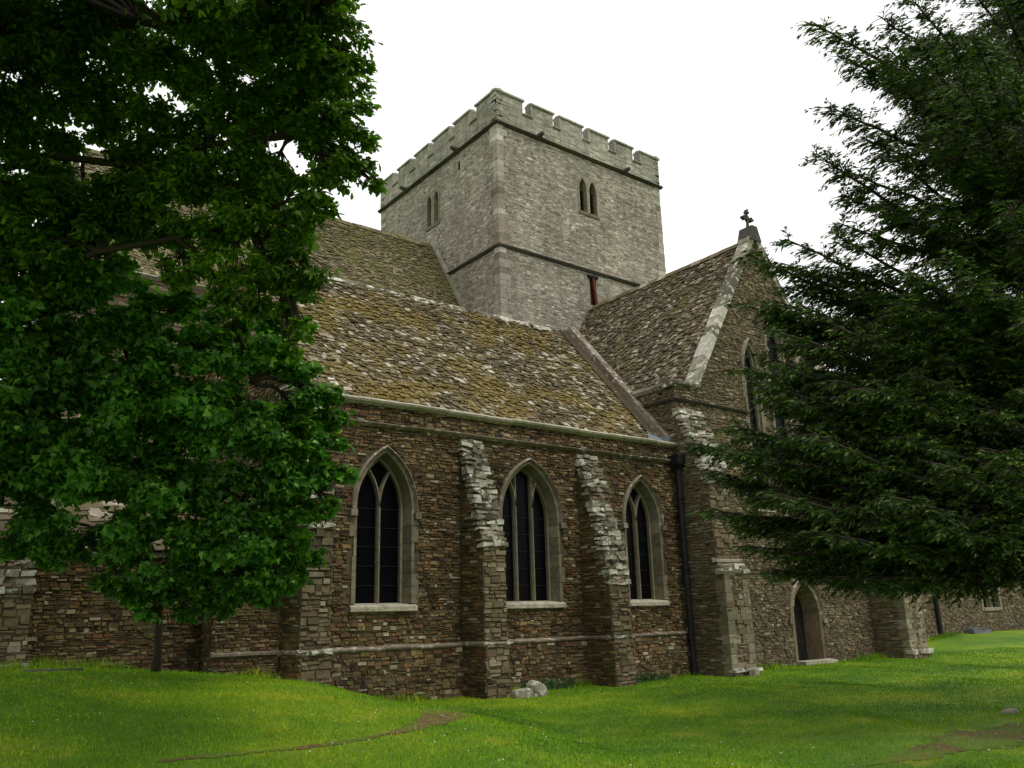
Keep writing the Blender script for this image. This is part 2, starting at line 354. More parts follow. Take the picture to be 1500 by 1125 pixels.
def window(parent, fr, c, a, z0, zs, h, lights=2, depth=.32, dress=.06, hood=True, gin=.075, shm=M_ash, sill=True, name='window'):
    """pointed window: frame = ashlar ring and splayed reveal; > glass, tracery, sill, hood_mould"""
    m = MB(); O = arch(c, a, z0, zs, h, dress); I = arch(c, a, z0, zs, h); G = arch(c, a - gin, z0, zs, h - gin * .9)
    # ashlar ring in blocks
    k = 3
    pts = list(range(len(O)))
    def seg(i0, i1, f0=0., f1=1.):
        ribbon(m, fr, O[i0:i1 + 1], I[i0:i1 + 1], .028, .03); ribbon(m, fr, O[i0:i1 + 1], O[i0:i1 + 1], -.02, .028)
        ribbon(m, fr, I[i0:i1 + 1], G[i0:i1 + 1], .03, -depth)
    n = len(O); i = 1
    while i < n - 2: seg(i, min(i + 2, n - 2)); i += 2
    # jambs as separate blocks with long-and-short work
    for sgn in (-1, 1):
        z = z0
        while z < zs - .05:
            hh = min(rng.uniform(.24, .42), zs - z); ww = dress + rng.choice([0, .03, .1]); zz = z + hh - .008
            if zs - (z + hh) < .12: hh = zs - z; zz = zs - .004
            a_o, a_i, a_g = c + sgn * (a + ww), c + sgn * a, c + sgn * (a - gin); dd = .028 + rng.uniform(-.004, .006)
            V = [fr.P(a_o, z, dd), fr.P(a_i, z, dd), fr.P(a_i, zz, dd), fr.P(a_o, zz, dd), fr.P(a_g, z, -depth), fr.P(a_g, zz, -depth), fr.P(a_o, z, -.02), fr.P(a_o, zz, -.02), fr.P(a_i, z, -.02), fr.P(a_i, zz, -.02)]
            m.add(V, [(0, 1, 2, 3), (1, 4, 5, 2), (0, 3, 7, 6), (3, 2, 9, 7), (0, 6, 8, 1)]); z += hh
    w_ = m.build(name, shm, parent)
    gm = MB(); face(gm, fr, G, mat=0, d=-depth + .01); gm.build('glass', M_glass, w_)
    # saddle bars and tracery
    tm = MB(); d0, d1 = -depth + .012, -depth + .13; b = a - gin; hh = h - gin * .9; R = (b * b + hh * hh) / (2 * b)
    if lights == 2:
        zj = zs + .02; bar2(tm, fr, [(c, z0), (c, zj)], .07, d0, d1)
        for s in (-1, 1):
            p = [(c + s * (R - R * math.cos(t)), zj + R * math.sin(t)) for t in np.linspace(0, 2, 60)]
            q = [x for x in p if inpoly(G, np.array([x[0]]), np.array([x[1]]))[0]]
            bar2(tm, fr, q, .06, d0, d1)
    elif lights == 3:
        for s in (-1, 1):
            x = c + s * b / 3; zt = z0
            zz = np.arange(zs, zs + h, .02); ins = [z for z in zz if inpoly(G, np.array([x]), np.array([z]))[0]]
            bar2(tm, fr, [(x, z0), (x, ins[-1])], .07, d0, d1)
            p = [(x + s * (R - R * math.cos(t)), zs + .25 + R * math.sin(t)) for t in np.linspace(0, 2, 60)]
            q = [y for y in p if inpoly(G, np.array([y[0]]), np.array([y[1]]))[0]]
            if len(q) > 2: bar2(tm, fr, q, .07, d0, d1)
    ribbon(tm, fr, arch(c, b - .045, z0, zs, hh - .045), arch(c, b, z0, zs, hh), d1 - .03, d1 - .02); ribbon(tm, fr, arch(c, b - .045, z0, zs, hh - .045), arch(c, b - .045, z0, zs, hh - .045), d0, d1 - .03)
    if lights or True: tm.build('tracery' if lights else 'inner_frame', shm, w_)
    if lights:
        bm_ = MB()
        for z in np.arange(z0 + .35, zs + .1, .38): bm_.add([fr.P(c - b, z, d0 + .02), fr.P(c + b, z, d0 + .02), fr.P(c + b, z + .01, d0 + .02), fr.P(c - b, z + .01, d0 + .02), fr.P(c - b, z, d0), fr.P(c + b, z, d0)], [(0, 1, 2, 3), (0, 4, 5, 1)])
        bm_.build('saddle_bar', M_iron, w_)
    if sill:
        s_ = MB(); aa = a + .12
        segs = np.linspace(c - aa, c + aa, 3)
        for i in range(2):
            x0, x1 = segs[i] + .004, segs[i + 1] - .004
            prof = [(-depth, z0 + .02), (.02, z0 - .02), (.09, z0 - .06), (.09, z0 - .14), (.0, z0 - .16), (-depth, z0 - .16)]
            n = len(prof); V = [fr.P(x, p[1], p[0]) for x in (x0, x1) for p in prof]
            s_.add(V, [(j, (j + 1) % n, n + (j + 1) % n, n + j) for j in range(n)] + [tuple(range(n)), tuple(range(n, 2 * n))[::-1]])
        s_.build('sill', M_gut, w_)
    if hood:
        hm = MB(); A0 = arch(c, a, zs - .12, zs, h, dress + .0); A1 = arch(c, a, zs - .12, zs, h, dress + .035); A2 = arch(c, a, zs - .12, zs, h, dress + .07)
        ribbon(hm, fr, A0, A1, .035, .11); ribbon(hm, fr, A1, A2, .11, .07); ribbon(hm, fr, A2, A2, .07, -.01); ribbon(hm, fr, A0, A0, -.01, .035)
        for s in (-1, 1):
            x = c + s * (a + dress + .045); V = fr.P([x - .07, x + .07, x + .07, x - .07], [zs - .22, zs - .22, zs - .1, zs - .1], .13); V2 = fr.P([x - .07, x + .07, x + .07, x - .07], [zs - .25, zs - .25, zs - .1, zs - .1], 0)
            hm.add(np.vstack([V, V2]), [(0, 1, 2, 3), (0, 4, 5, 1), (1, 5, 6, 2), (2, 6, 7, 3), (3, 7, 4, 0)])
        hm.build('hood_mould', M_band, w_)
    return w_
def band(mb, fr, a0, a1, z0, z1, prof, bl=.9, mat=0, j=.006):
    """moulded course: prof = list of (projection, fraction of height); laid in blocks"""
    a = a0
    while a < a1 - .01:
        l = min(rng.uniform(.6, 1.2) * bl, a1 - a)
        if a1 - (a + l) < .3: l = a1 - a
        dz = rng.uniform(-j, j); dp = rng.uniform(-j, j); n = len(prof)
        V = [fr.P(x, z0 + (z1 - z0) * f + dz, p + (dp if p > 0 else 0)) for x in (a + .003, a + l - .003) for p, f in prof]
        mb.add(V, [(i, (i + 1) % n, n + (i + 1) % n, n + i) for i in range(n)] + [tuple(range(n))[::-1], tuple(range(n, 2 * n))], mat); a += l

# ------------------------------------------------------------------ roof slates
def slates(mb, o, u, up, nrm, length, slope, wd=.24, ex=.17, region=None, mat=0, th=.022):
    o, u, up, nrm = [np.array(x, float) for x in (o, u, up, nrm)]; R = []
    s = 0; row = 0
    while s < slope:
        e = ex * (1.25 - .4 * s / slope); a = -rng.uniform(0, wd)
        while a < length:
            ww = wd * rng.uniform(.6, 1.45); R.append((a, s, ww, e)); a += ww
        s += e
    a, s, ww, e = np.array(R).T
    a0 = np.clip(a + .006, 0, length); a1 = np.clip(a + ww - .006, 0, length); s0 = s + rng.uniform(-.05, .03, len(s)); s1 = np.minimum(s + e * 1.7, slope)
    k = (a1 - a0 > .04)
    if region is not None: k &= region((a0 + a1) / 2, s)
    a0, a1, s0, s1 = a0[k], a1[k], s0[k], s1[k]; n = len(a0); V = np.zeros((n, 8, 3)); t = rng.uniform(.6, 1.9, n) * th; lift = rng.uniform(.0, .03, n) + .02
    def q(a, s, d): return o + a[:, None] * u + s[:, None] * up + d[:, None] * nrm
    tw = rng.uniform(-.012, .012, n); jj = lambda: rng.uniform(-.022, .022, n)
    for i, (aa, ss, dd) in enumerate(((a0 + jj(), s0 + jj(), lift + tw), (a1 + jj(), s0 + jj(), lift - tw), (a1, s1, 0 * lift), (a0, s1, 0 * lift))):
        V[:, i] = q(aa, ss, dd); V[:, 4 + i] = q(aa, ss, dd + t)
    mb.quads(V, [(4, 5, 6, 7), (0, 1, 5, 4), (1, 2, 6, 5), (3, 0, 4, 7)], mat)
def roof_plane(mb, o, u, up, length, slope, mat=1):
    o, u, up = [np.array(x, float) for x in (o, u, up)]
    mb.add([o, o + u * length, o + u * length + up * slope, o + up * slope], [(0, 1, 2, 3)], mat)

CH = root('church', (17.1, 22.5, 0), 'old stone church with a square battlemented tower above steep mossy roofs', 'church')
X1, Y1, Z1 = [1, 0, 0], [0, 1, 0], [0, 0, 1]
S_ = Frame2((0, 15, 0), X1, (0, -1, 0))       # front wall of the side chapel

# ---- side chapel wall
XC0, XC1 = 6.25, 17.15
wins = [(8.34, .62, 1.86, 3.75, 1.10, 2), (12.08, .80, 1.86, 3.72, 1.22, 3), (15.72, .60, 1.86, 3.80, 1.02, 2)]
holes = [arch(c, a, z0 - .02, zs, h) for c, a, z0, zs, h, l in wins]
holes_d = [arch(c, a, z0 - .12, zs, h, .085) for c, a, z0, zs, h, l in wins]
m = MB(); poly = [(XC0, -.4), (XC1, -.4), (XC1, 5.75), (XC0, 5.75)]
face(m, S_, poly, holes, 1); masonry(m, S_, [(XC0, 1.04), (XC1, 1.04), (XC1, 5.42), (XC0, 5.42)], holes_d, mat=0)
masonry(m, S_, [(XC0, 5.47), (XC1, 5.47), (XC1, 5.8), (XC0, 5.8)], mat=0)
# plinth face stands 9 cm proud
SP = Frame2((0, 14.91, 0), X1, (0, -1, 0)); face(m, SP, [(XC0, -.4), (XC1, -.4), (XC1, 1.0), (XC0, 1.0)], (), 1)
masonry(m, SP, [(XC0, -.35), (XC1, -.35), (XC1, .98), (XC0, .98)], mat=0, hr=(.05, .12))
m.add([(XC0, 14.91, 1.0), (XC1, 14.91, 1.0), (XC1, 15, 1.0), (XC0, 15, 1.0)], [(0, 1, 2, 3)], 1)
EW = Frame2((XC0, 15, 0), Y1, (-1, 0, 0))     # gable end of the chapel, behind the trees
gp = [(0, -.4), (7.5, -.4), (7.5, 5.7), (3.9, 10.35), (0, 5.8)]
face(m, EW, gp, (), 1); masonry(m, EW, gp, mat=0)
m.build('wall', [M_rub, M_mortar], CH)
for c, a, z0, zs, h, l in wins: window(CH, S_, c, a, z0, zs, h, l)
m = MB()
band(m, S_, XC0 - .1, XC1, 5.36, 5.47, [(0, 0), (.05, .1), (.13, .55), (.13, .75), (0, 1)], mat=0)
m.build('string_course', M_band, CH)
m = MB(); band(m, S_, XC0 - .1, XC1, 5.8, 5.97, [(-.3, 0), (.02, 0), (.12, .3), (.14, .55), (.02, .9), (-.3, 1)], mat=0, j=.01); m.build('parapet_coping', M_gut, CH)
m = MB(); band(m, SP, XC0 - .05, XC1, .98, 1.09, [(-.09, .0), (.0, 0), (.05, .25), (.06, .5), (-.09, 1)], mat=0, j=.008); m.build('plinth_course', M_band, CH)
# small spout at the left end of the string
m = MB(); m.tube([(6.72, 15.05, 5.5), (6.7, 14.75, 5.46), (6.7, 14.6, 5.42)], [.1, .09, .07], 8); m.box((6.6, 14.82, 5.4), (6.84, 15.0, 5.62), j=.02); m.build('water_spout', M_lich, CH)

# ---- chapel roof (gabled)
def gable_roof(name, X0, X1_, Ye, Yr, ze, zr, mt, back=True, side=True, wd=.14, ex=.1):
    m = MB(); dy, dz = Yr - Ye, zr - ze; L = math.hypot(dy, dz); up = np.array([0, dy, dz]) / L; nr = np.array([0, -dz, dy]) / L * (1 if dy > 0 else -1)
    roof_plane(m, (X0, Ye, ze), X1, up, X1_ - X0, L); slates(m, (X0, Ye, ze), X1, up, nr, X1_ - X0, L, wd, ex)
    if back: roof_plane(m, (X0, Yr, zr), X1, np.array([0, dy, -dz]) / L, X1_ - X0, L)
    r = m.build(name, [mt, M_under], CH)
    rd = MB(); x = X0
    while x < X1_ - .05:
        l = min(rng.uniform(.3, .5), X1_ - x); j = rng.uniform(-.012, .012)
        P = [(x, Yr - .17, zr - .13 + j), (x, Yr, zr + .09 + j), (x, Yr + .17, zr - .13 + j), (x, Yr, zr - .04 + j)]
        rd.prism(P, (l - .015, 0, rng.uniform(-.01, .01))); x += l
    rd.build('ridge_stone', M_lich if name == 'chapel_roof' else mt, r); return r
gable_roof('chapel_roof', XC0 + .2, 16.9, 15.18, 18.9, 5.86, 10.1, M_tile)
# raking parapet where the chapel roof stops against the transept
m = MB(); dy, dz = 3.72, 4.24; L = math.hypot(dy, dz); up = np.array([0, dy, dz]) / L; nr = np.array([0, -dz, dy]) / L
m.add([np.array([16.62, 15.2, 5.93]) + nr * .055, np.array([16.93, 15.2, 5.93]) + nr * .075, np.array([16.93, 15.2, 5.93]) + up * L + nr * .075, np.array([16.62, 15.2, 5.93]) + up * L + nr * .055], [(0, 1, 2, 3)], 1)
s = .1
while s < L:
    l = min(rng.uniform(.5, .8), L - s + .1); o = np.array([16.93, 15.18, 5.86]) + up * s
    V = [o + np.array([x, 0, 0]) + up * t + nr * d for x in (0, .3) for t in (0, l - .01) for d in (-.35, .26 + rng.uniform(-.01, .01))]
    m.add(V, BOXF, 0); s += l
for sy in (1,):
    dn = np.array([0, dy, -dz]) / L; n2 = np.array([0, dz, dy]) / L; o = np.array([16.93, 18.9, 10.1])
    m.add([o + np.array([x, 0, 0]) + dn * t + n2 * d for x in (0, .3) for t in (0, 4.) for d in (-.35, .22)], BOXF, 0)
m.build('raking_coping', [M_band, M_under], CH)
m = MB(); m.add([(16.3, 15.12, 5.985), (17.2, 15.12, 5.985), (17.2, 15.75, 6.55), (16.9, 15.75, 6.6)], [(0, 1, 2, 3)]); m.box((16.9, 15.05, 5.97), (17.3, 15.6, 6.12))
m.build('lead_gutter', M_lead, CH)
# ---- chapel buttresses
def buttress(parent, xa, xb, prof, plinth=None, mats=None, capj=.026, base=0, capmat=None, label=None, yw=15.0):
    """prof = [(y, z)...] down the front from the wall, ending at the ground"""
    mats = mats or [M_rub, M_mortar]; m = MB(); zb = -.4
    P = [(yw, zb)] + [(y, z) for y, z in prof] + [(prof[-1][0], zb)]
    FL = Frame2((xa, 0, 0), Y1, (-1, 0, 0)); FR = Frame2((xb, 0, 0), Y1, (1, 0, 0))
    for fr in (FL, FR): face(m, fr, P, (), 1)
    masonry(m, FL, P, mat=0, prot=(.004, .03), wr=(.12, .35)); 
    for (y0, z0), (y1, z1) in zip(P[1:], P[2:]):
        m.add([(xa, y0, z0), (xb, y0, z0), (xb, y1, z1), (xa, y1, z1)], [(0, 1, 2, 3)], 1)
        if z0 - z1 > .12:
            LL = math.hypot(y0 - y1, z0 - z1); ku = ((0), (y0 - y1) / LL, (z0 - z1) / LL)
            f = Frame2((xa, y1, z1), X1, (0, -ku[2], ku[1]), ku)
            masonry(m, f, [(0, 0), (xb - xa, 0), (xb - xa, LL), (0, LL)], mat=2, hr=(.06, .15), wr=(.1, .3), prot=(.004, .05))
    b = m.build('buttress', list(mats) + [M_trub], parent)
    if label: b['label'] = label
    for (y0, z0), (y1, z1) in zip(prof, prof[1:]):
        if abs(y0 - y1) < .2 * abs(z0 - z1): continue
        c = MB(); L = math.hypot(y1 - y0, z1 - z0); k = max(1, int(L / .11)); 
        for i in range(k):
            t0, t1 = i / k, (i + 1) / k; ya, za = y0 + (y1 - y0) * t0, z0 + (z1 - z0) * t0; yb, zb2 = y0 + (y1 - y0) * t1, z0 + (z1 - z0) * t1
            xs_ = [xa - .03, xa + (xb - xa) * rng.uniform(.2, .45), xa + (xb - xa) * rng.uniform(.55, .8), xb + .03]
            for q in range(3):
                o = rng.uniform(.0, .09)
                c.box((xs_[q] + .006, yb - .01 - o, zb2 + .004), (xs_[q + 1] - .006, max(ya, yb) + .12, za + .004 - rng.uniform(0, .05)), j=capj)
        c.build('weathering_stone', capmat or M_lich, b)
    return b
buttress(CH, 10.15, 10.72, [(14.98, 5.35), (14.55, 4.2), (14.16, 2.95), (14.16, 1.1), (14.1, 1.02), (14.1, 0)])
buttress(CH, 13.55, 14.15, [(14.98, 5.3), (14.58, 4.35), (14.55, 4.1), (14.3, 3.3), (14.05, 2.2), (14.05, 2.1), (14.05, 1.1), (14.0, 1.02), (14.0, 0)])
buttress(CH, 6.28, 6.85, [(14.98, 5.2), (14.55, 4.2), (14.28, 3.7), (14.28, 3.3), (14.2, 3.2), (14.2, 1.1), (14.12, 1.02), (14.12, 0)])
for xa, xb in ((10.15, 10.72), (13.55, 14.15), (6.28, 6.85)):
    f = Frame2((0, 14.14, 0), X1, (0, -1, 0)); m = MB(); band(m, f, xa - .06, xb + .06, 1.0, 1.1, [(-.05, 0), (.03, 0), (.06, .5), (-.05, 1)]); band(m, Frame2((xa, 14.1, 0), Y1, (-1, 0, 0)), 0, .8, 1.0, 1.1, [(0, 0), (.05, .2), (.05, .6), (0, 1)]); m.build('plinth_course', M_band, CH)

FB = Frame2((0, 15.0, 0), X1, (0, -1, 0)); m = MB(); bp = [(5.1, -.4), (6.25, -.4), (6.25, 4.4), (5.9, 3.9), (5.3, 2.6), (5.1, 2.4)]
for y_, nn_ in ((15.02, -1), (15.6, 1)): face(m, Frame2((0, y_, 0), X1, (0, nn_, 0)), bp, (), 1)
masonry(m, Frame2((0, 15.02, 0), X1, (0, -1, 0)), bp, mat=0)
fe = Frame2((5.1, 15.02, 0), Y1, (-1, 0, 0)); face(m, fe, [(0, -.4), (.58, -.4), (.58, 2.4), (0, 2.4)], (), 1); masonry(m, fe, [(0, -.4), (.58, -.4), (.58, 2.4), (0, 2.4)], mat=0)
for (xa_, za_), (xb_, zb_) in (((5.1, 2.4), (5.3, 2.6)), ((5.3, 2.6), (5.9, 3.9)), ((5.9, 3.9), (6.25, 4.4))): m.add([(xa_, 15.02, za_), (xa_, 15.6, za_), (xb_, 15.6, zb_), (xb_, 15.02, zb_)], [(0, 1, 2, 3)], 1)
eb = m.build('buttress', [M_rub, M_mortar], CH)
c = MB()
for i in range(11):
    t0 = i / 11; xx = 5.1 + 1.15 * t0; zz = 2.4 + 2.0 * t0; c.box((xx - .04, 14.98, zz), (xx + .18, 15.64, zz + .19), j=.025)
c.build('weathering_stone', M_lich, eb)
m = MB(); band(m, Frame2((0, 15.0, 0), X1, (0, -1, 0)), 5.05, 6.3, 1.0, 1.1, [(-.03, 0), (.05, .2), (.05, .6), (-.03, 1)]); m.build('plinth_course', M_band, CH)
# ---- vestry wall to the left, and the chancel behind
V_ = Frame2((0, 16.2, 0), X1, (0, -1, 0)); m = MB(); vp = [(-2, -.4), (6.25, -.4), (6.25, 2.75), (-2, 2.75)]
face(m, V_, vp, (), 1); masonry(m, V_, vp, mat=0); m.build('vestry_wall', [M_rub, M_mortar], CH)
m = MB(); band(m, V_, -2, 6.25, 2.72, 2.86, [(0, 0), (.08, .2), (.1, .6), (0, 1)]); m.build('string_course', M_band, CH)
m = MB(); up = np.array([0, .8, .6]); roof_plane(m, (-2, 16.1, 2.85), X1, up, 8.2, 6.5); slates(m, (-2, 16.1, 2.85), X1, up, np.array([0, -.6, .8]), 8.2, 6.5); m.build('vestry_roof', [M_tile2, M_under], CH)
buttress(CH, 1.75, 2.35, [(16.18, 2.7), (15.7, 2.5), (15.55, 2.1), (15.5, 1.1), (15.45, 1.0), (15.45, 0)], yw=16.2)
C_ = Frame2((0, 22.5, 0), X1, (0, -1, 0)); m = MB(); cp = [(3.8, -.4), (17.1, -.4), (17.1, 10.55), (3.8, 10.55)]
face(m, C_, cp, (), 1); masonry(m, C_, [(3.8, 2), (17.1, 2), (17.1, 10.5), (3.8, 10.5)], mat=0, hr=(.1, .18), wr=(.2, .5))
CE = Frame2((3.8, 22.5, 0), Y1, (-1, 0, 0)); gp = [(0, -.4), (9, -.4), (9, 10.5), (4.5, 16.4), (0, 10.5)]; face(m, CE, gp, (), 1); masonry(m, CE, gp, mat=0, hr=(.1, .2), wr=(.2, .5))
m.build('chancel_wall', [M_trub, M_tmor], CH)
m = MB(); band(m, C_, 3.7, 17.1, 10.5, 10.68, [(-.3, 0), (.03, 0), (.14, .4), (.14, .6), (-.3, 1)]); m.build('parapet_coping', M_gut, CH)
m = MB(); band(m, C_, 3.7, 17.1, 10.0, 10.12, [(0, 0), (.1, .3), (.12, .6), (0, 1)]); m.build('string_course', M_band, CH)
gable_roof('chancel_roof', 4.0, 17.1, 22.75, 27, 9.3, 16.2, M_tile3)
# raking line of the chancel roof against the tower
m = MB(); dy, dz = -4.25, -6.9; L = math.hypot(dy, dz); d = np.array([0, dy, dz]) / L; nn = np.array([0, dz, -dy]) / L
o = np.array([17.1, 27, 16.3])
m.add([o + np.array([x, 0, 0]) + d * t + nn * q for x in (-.12, .0) for t in (0, L) for q in (.0, .14)], BOXF); m.build('flashing_course', M_par, CH)
# far arm of the nave behind the transept
m = MB(); np_ = [(26, -.4), (44, -.4), (44, 10.55), (26, 10.55)]; face(m, C_, np_, (), 1); masonry(m, C_, np_, mat=0, hr=(.12, .22), wr=(.3, .6)); m.build('nave_wall', [M_trub, M_tmor], CH)
gable_roof('nave_roof', 26, 44, 22.75, 27, 9.3, 16.2, M_tile3, wd=.4, ex=.3)

# ---- transept
T_ = Frame2((0, 14.85, 0), X1, (0, -1, 0)); TX0, TX1, AX = 17.15, 25.85, 21.5
slope = 1.61; AZ = 13.15
gp = [(TX0, -.4), (TX1, -.4), (TX1, 7.3), (TX1 - .75, 7.6), (AX, AZ), (TX0 + .95, 7.6), (TX0, 7.6)]
lanc = [(20.66, .3, 4.4, 8.6, .72), (22.0, .4, 4.4, 9.45, .88), (23.34, .3, 4.4, 8.6, .72)]
door = (22.1, .62, .0, 1.35, .92)
hl = [arch(c, a, z0, zs, h) for c, a, z0, zs, h in lanc] + [arch(door[0], door[1], -.38, door[3], door[4])]
hd = [arch(c, a, z0 - .1, zs, h, .14) for c, a, z0, zs, h in lanc] + [arch(door[0], door[1], -.38, door[3], door[4], .12)]
m = MB(); face(m, T_, gp, hl, 1)
masonry(m, T_, gp, hd, mat=0)
W_ = Frame2((TX0, 14.85, 0), Y1, (-1, 0, 0)); wp = [(0, -.4), (7.65, -.4), (7.65, 7.5), (0, 7.5)]
face(m, W_, wp, (), 1); masonry(m, W_, [(0, 5.5), (7.65, 5.5), (7.65, 7.5), (0, 7.5)], mat=0)
R_ = Frame2((TX1, 14.85, 0), Y1, (1, 0, 0)); face(m, R_, wp, (), 1)
m.build('transept_wall', [M_trub, M_tmor], CH)
for i, (c, a, z0, zs, h) in enumerate(lanc): window(CH, T_, c, a, z0, zs, h, 0, depth=.16, dress=.09, gin=.02)
# doorway
m = MB(); c, a, z0, zs, h = door; O = arch(c, a, -.3, zs, h, .13); I = arch(c, a, -.3, zs, h); G = arch(c, a - .12, -.3, zs, h - .1)
for i in range(0, len(O) - 1):
    dd = rng.uniform(.02, .035); ribbon(m, T_, O[i:i + 2], I[i:i + 2], dd, dd); ribbon(m, T_, O[i:i + 2], O[i:i + 2], -.02, dd); ribbon(m, T_, I[i:i + 2], G[i:i + 2], dd, -.45)
dr = m.build('doorway', M_trub, CH)
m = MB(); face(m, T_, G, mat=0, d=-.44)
for x in np.arange(c - a + .2, c + a - .1, .17): m.add(T_.P([x - .006, x + .006, x + .006, x - .006], [0, 0, 1.6, 1.6], -.43), [(0, 1, 2, 3)], 1)
for z in (.6, 1.5): m.add(T_.P([c - a + .15, c + .3, c + .3, c - a + .15], [z, z, z + .05, z + .05], -.425), [(0, 1, 2, 3)], 1)
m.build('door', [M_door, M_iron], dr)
m = MB(); A0 = arch(c, a, zs - .1, zs, h, .13); A1 = arch(c, a, zs - .1, zs, h, .17); A2 = arch(c, a, zs - .1, zs, h, .21)
ribbon(m, T_, A0, A1, .03, .1); ribbon(m, T_, A1, A2, .1, .06); ribbon(m, T_, A2, A2, .06, 0)
for s in (-1, 1):
    x = c + s * (a + .2); m.add(T_.P([x - .1, x + .1, x + .1, x - .1, x - .1, x + .1, x + .1, x - .1], [zs - .22, zs - .22, zs - .1, zs - .1] * 2, [.1] * 4 + [0] * 4), [(0, 1, 2, 3), (0, 4, 5, 1), (1, 5, 6, 2), (2, 6, 7, 3), (3, 7, 4, 0)])
m.build('hood_mould', M_band, dr)
m = MB(); m.box((21.3, 14.5, -.2), (22.9, 14.84, .12), j=.02); m.build('door_step', M_gut, dr)
# parapet, strings, copings
m = MB(); W2 = Frame2((TX0, 14.85, 0), Y1, (-1, 0, 0)); band(m, W2, -.05, 7.6, 7.5, 7.74, [(-.3, 0), (.02, 0), (.12, .3), (.13, .6), (-.3, 1)]); band(m, T_, TX0 - .13, TX0 + .97, 7.5, 7.74, [(-.3, 0), (.02, 0), (.13, .3), (.14, .6), (-.3, 1)])
m.build('parapet_coping', M_lich, CH)
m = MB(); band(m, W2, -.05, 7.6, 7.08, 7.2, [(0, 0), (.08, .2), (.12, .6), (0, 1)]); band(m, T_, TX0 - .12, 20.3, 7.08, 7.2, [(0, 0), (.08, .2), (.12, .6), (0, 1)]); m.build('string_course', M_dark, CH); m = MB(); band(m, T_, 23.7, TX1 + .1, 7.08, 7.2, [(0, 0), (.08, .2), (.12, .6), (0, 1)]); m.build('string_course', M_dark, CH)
for sg in (-1, 1):
    m = MB()
    u = np.array([sg * 1., 0, 0]); x0 = TX0 + .85 if sg > 0 else TX1 - .75; z0 = 7.62
    dx, dz = AX - x0, AZ + .05 - z0; L = math.hypot(dx, dz); d = np.array([dx, 0, dz]) / L; nn = np.array([-dz, 0, dx]) / L * sg
    s = 0
    while s < L - .01:
        l = min(rng.uniform(.35, .6), L - s)
        if L - s - l < .15: l = L - s
        o = np.array([x0, 14.85, z0]) + d * s; q = rng.uniform(-.015, .015)
        m.add([o + d * t + nn * w_ + np.array([0, y, 0]) for t in (.0, l - .01) for w_ in (-.1, .13 + q) for y in (-.08, .32)], BOXF); s += l
    m.build('gable_coping', M_lich, CH)
# roof slopes of the transept
m = MB()
for sg, xe in ((1, TX0 + .3), (-1, TX1 - .3)):
    dx = AX - xe; ze = AZ - .15 - slope * abs(dx); L = math.hypot(dx, slope * dx); up = np.array([dx, 0, slope * abs(dx)]) / L; nr = np.array([-up[2] * sg, 0, abs(up[0])])
    roof_plane(m, (xe, 15.2, ze), Y1, up, 7.3, L); slates(m, (xe, 15.2, ze), Y1, up, nr, 7.3, L, wd=.14, ex=.1)
tr = m.build('transept_roof', [M_tile2, M_under], CH)
m = MB(); y = 15.2
while y < 22.5:
    l = min(rng.uniform(.35, .5), 22.5 - y); m.prism([(AX - .16, y, AZ - .24), (AX, y, AZ - .04), (AX + .16, y, AZ - .24)], (0, l - .012, rng.uniform(-.01, .01))); y += l
m.build('ridge_stone', M_tile2, tr)
# apex stone and cross
m = MB(); m.prism([(AX - .3, 14.73, AZ - .2), (AX + .3, 14.73, AZ - .2), (AX + .13, 14.73, AZ + .3), (AX - .13, 14.73, AZ + .3)], (0, .5, 0))
m.tube([(AX, 14.98, AZ + .28), (AX, 14.98, AZ + .45), (AX, 14.98, AZ + .9)], [.08, .045, .04], 8)
m.box((AX - .2, 14.94, AZ + .6), (AX + .2, 15.02, AZ + .68))
for dx, dz in ((-.2, .64), (.2, .64), (0, .88)):
    for a_ in range(3):
        an = a_ * 2.09 + math.atan2(dz - .64, dx) if (dx or dz) else 0
        m.tube([(AX + dx + .05 * math.cos(an), 14.92, AZ + dz + .05 * math.sin(an)), (AX + dx + .05 * math.cos(an), 15.04, AZ + dz + .05 * math.sin(an))], .042, 8)
rg = [(AX + .12 * math.cos(t), 14.98, AZ + .64 + .12 * math.sin(t)) for t in np.linspace(0, 6.28, 17)]; m.tube(rg, .025, 6)
m.build('cross_finial', M_dark, CH)
# corner buttresses of the transept
buttress(CH, 17.13, 18.05, [(14.83, 6.9), (14.15, 5.4), (13.95, 4.7), (13.9, 2.7), (13.72, 2.45), (13.72, .2), (13.62, .1), (13.62, 0)], mats=[M_trub, M_tmor], yw=14.85)
buttress(CH, 25.5, 26.5, [(14.83, 6.6), (14.15, 5.2), (13.95, 4.5), (13.9, 2.8), (13.72, 2.55), (13.72, .3), (13.6, .15), (13.6, 0)], mats=[M_trub, M_tmor], yw=14.85)
for xa, xb, z in ((17.13, 18.05, 2.42), (25.5, 26.5, 2.5)):
    m = MB(); band(m, Frame2((0, 13.74, 0), X1, (0, -1, 0)), xa - .1, xb + .1, z, z + .14, [(-.1, 0), (.05, .1), (.09, .6), (-.1, 1)], bl=.7)
    band(m, Frame2((0, 13.9, 0), X1, (0, -1, 0)), xa - .04, xb + .04, z + .3, z + .42, [(-.1, 0), (.05, .1), (.07, .6), (-.1, 1)], bl=.7); m.build('offset_course', M_lich, CH)
    m = MB(); z_ = .0
    while z_ < 2.4:
        hh = rng.uniform(.2, .34); lg = rng.choice([.25, .42])
        for x in (xa - .012, xb - lg + .012): m.box((x, 13.7 - .012, z_ + .006), (x + lg, 13.7 + .36 - lg * .3, z_ + hh - .006), j=.008)
        z_ += hh
    m.build('quoin', M_ash, CH)

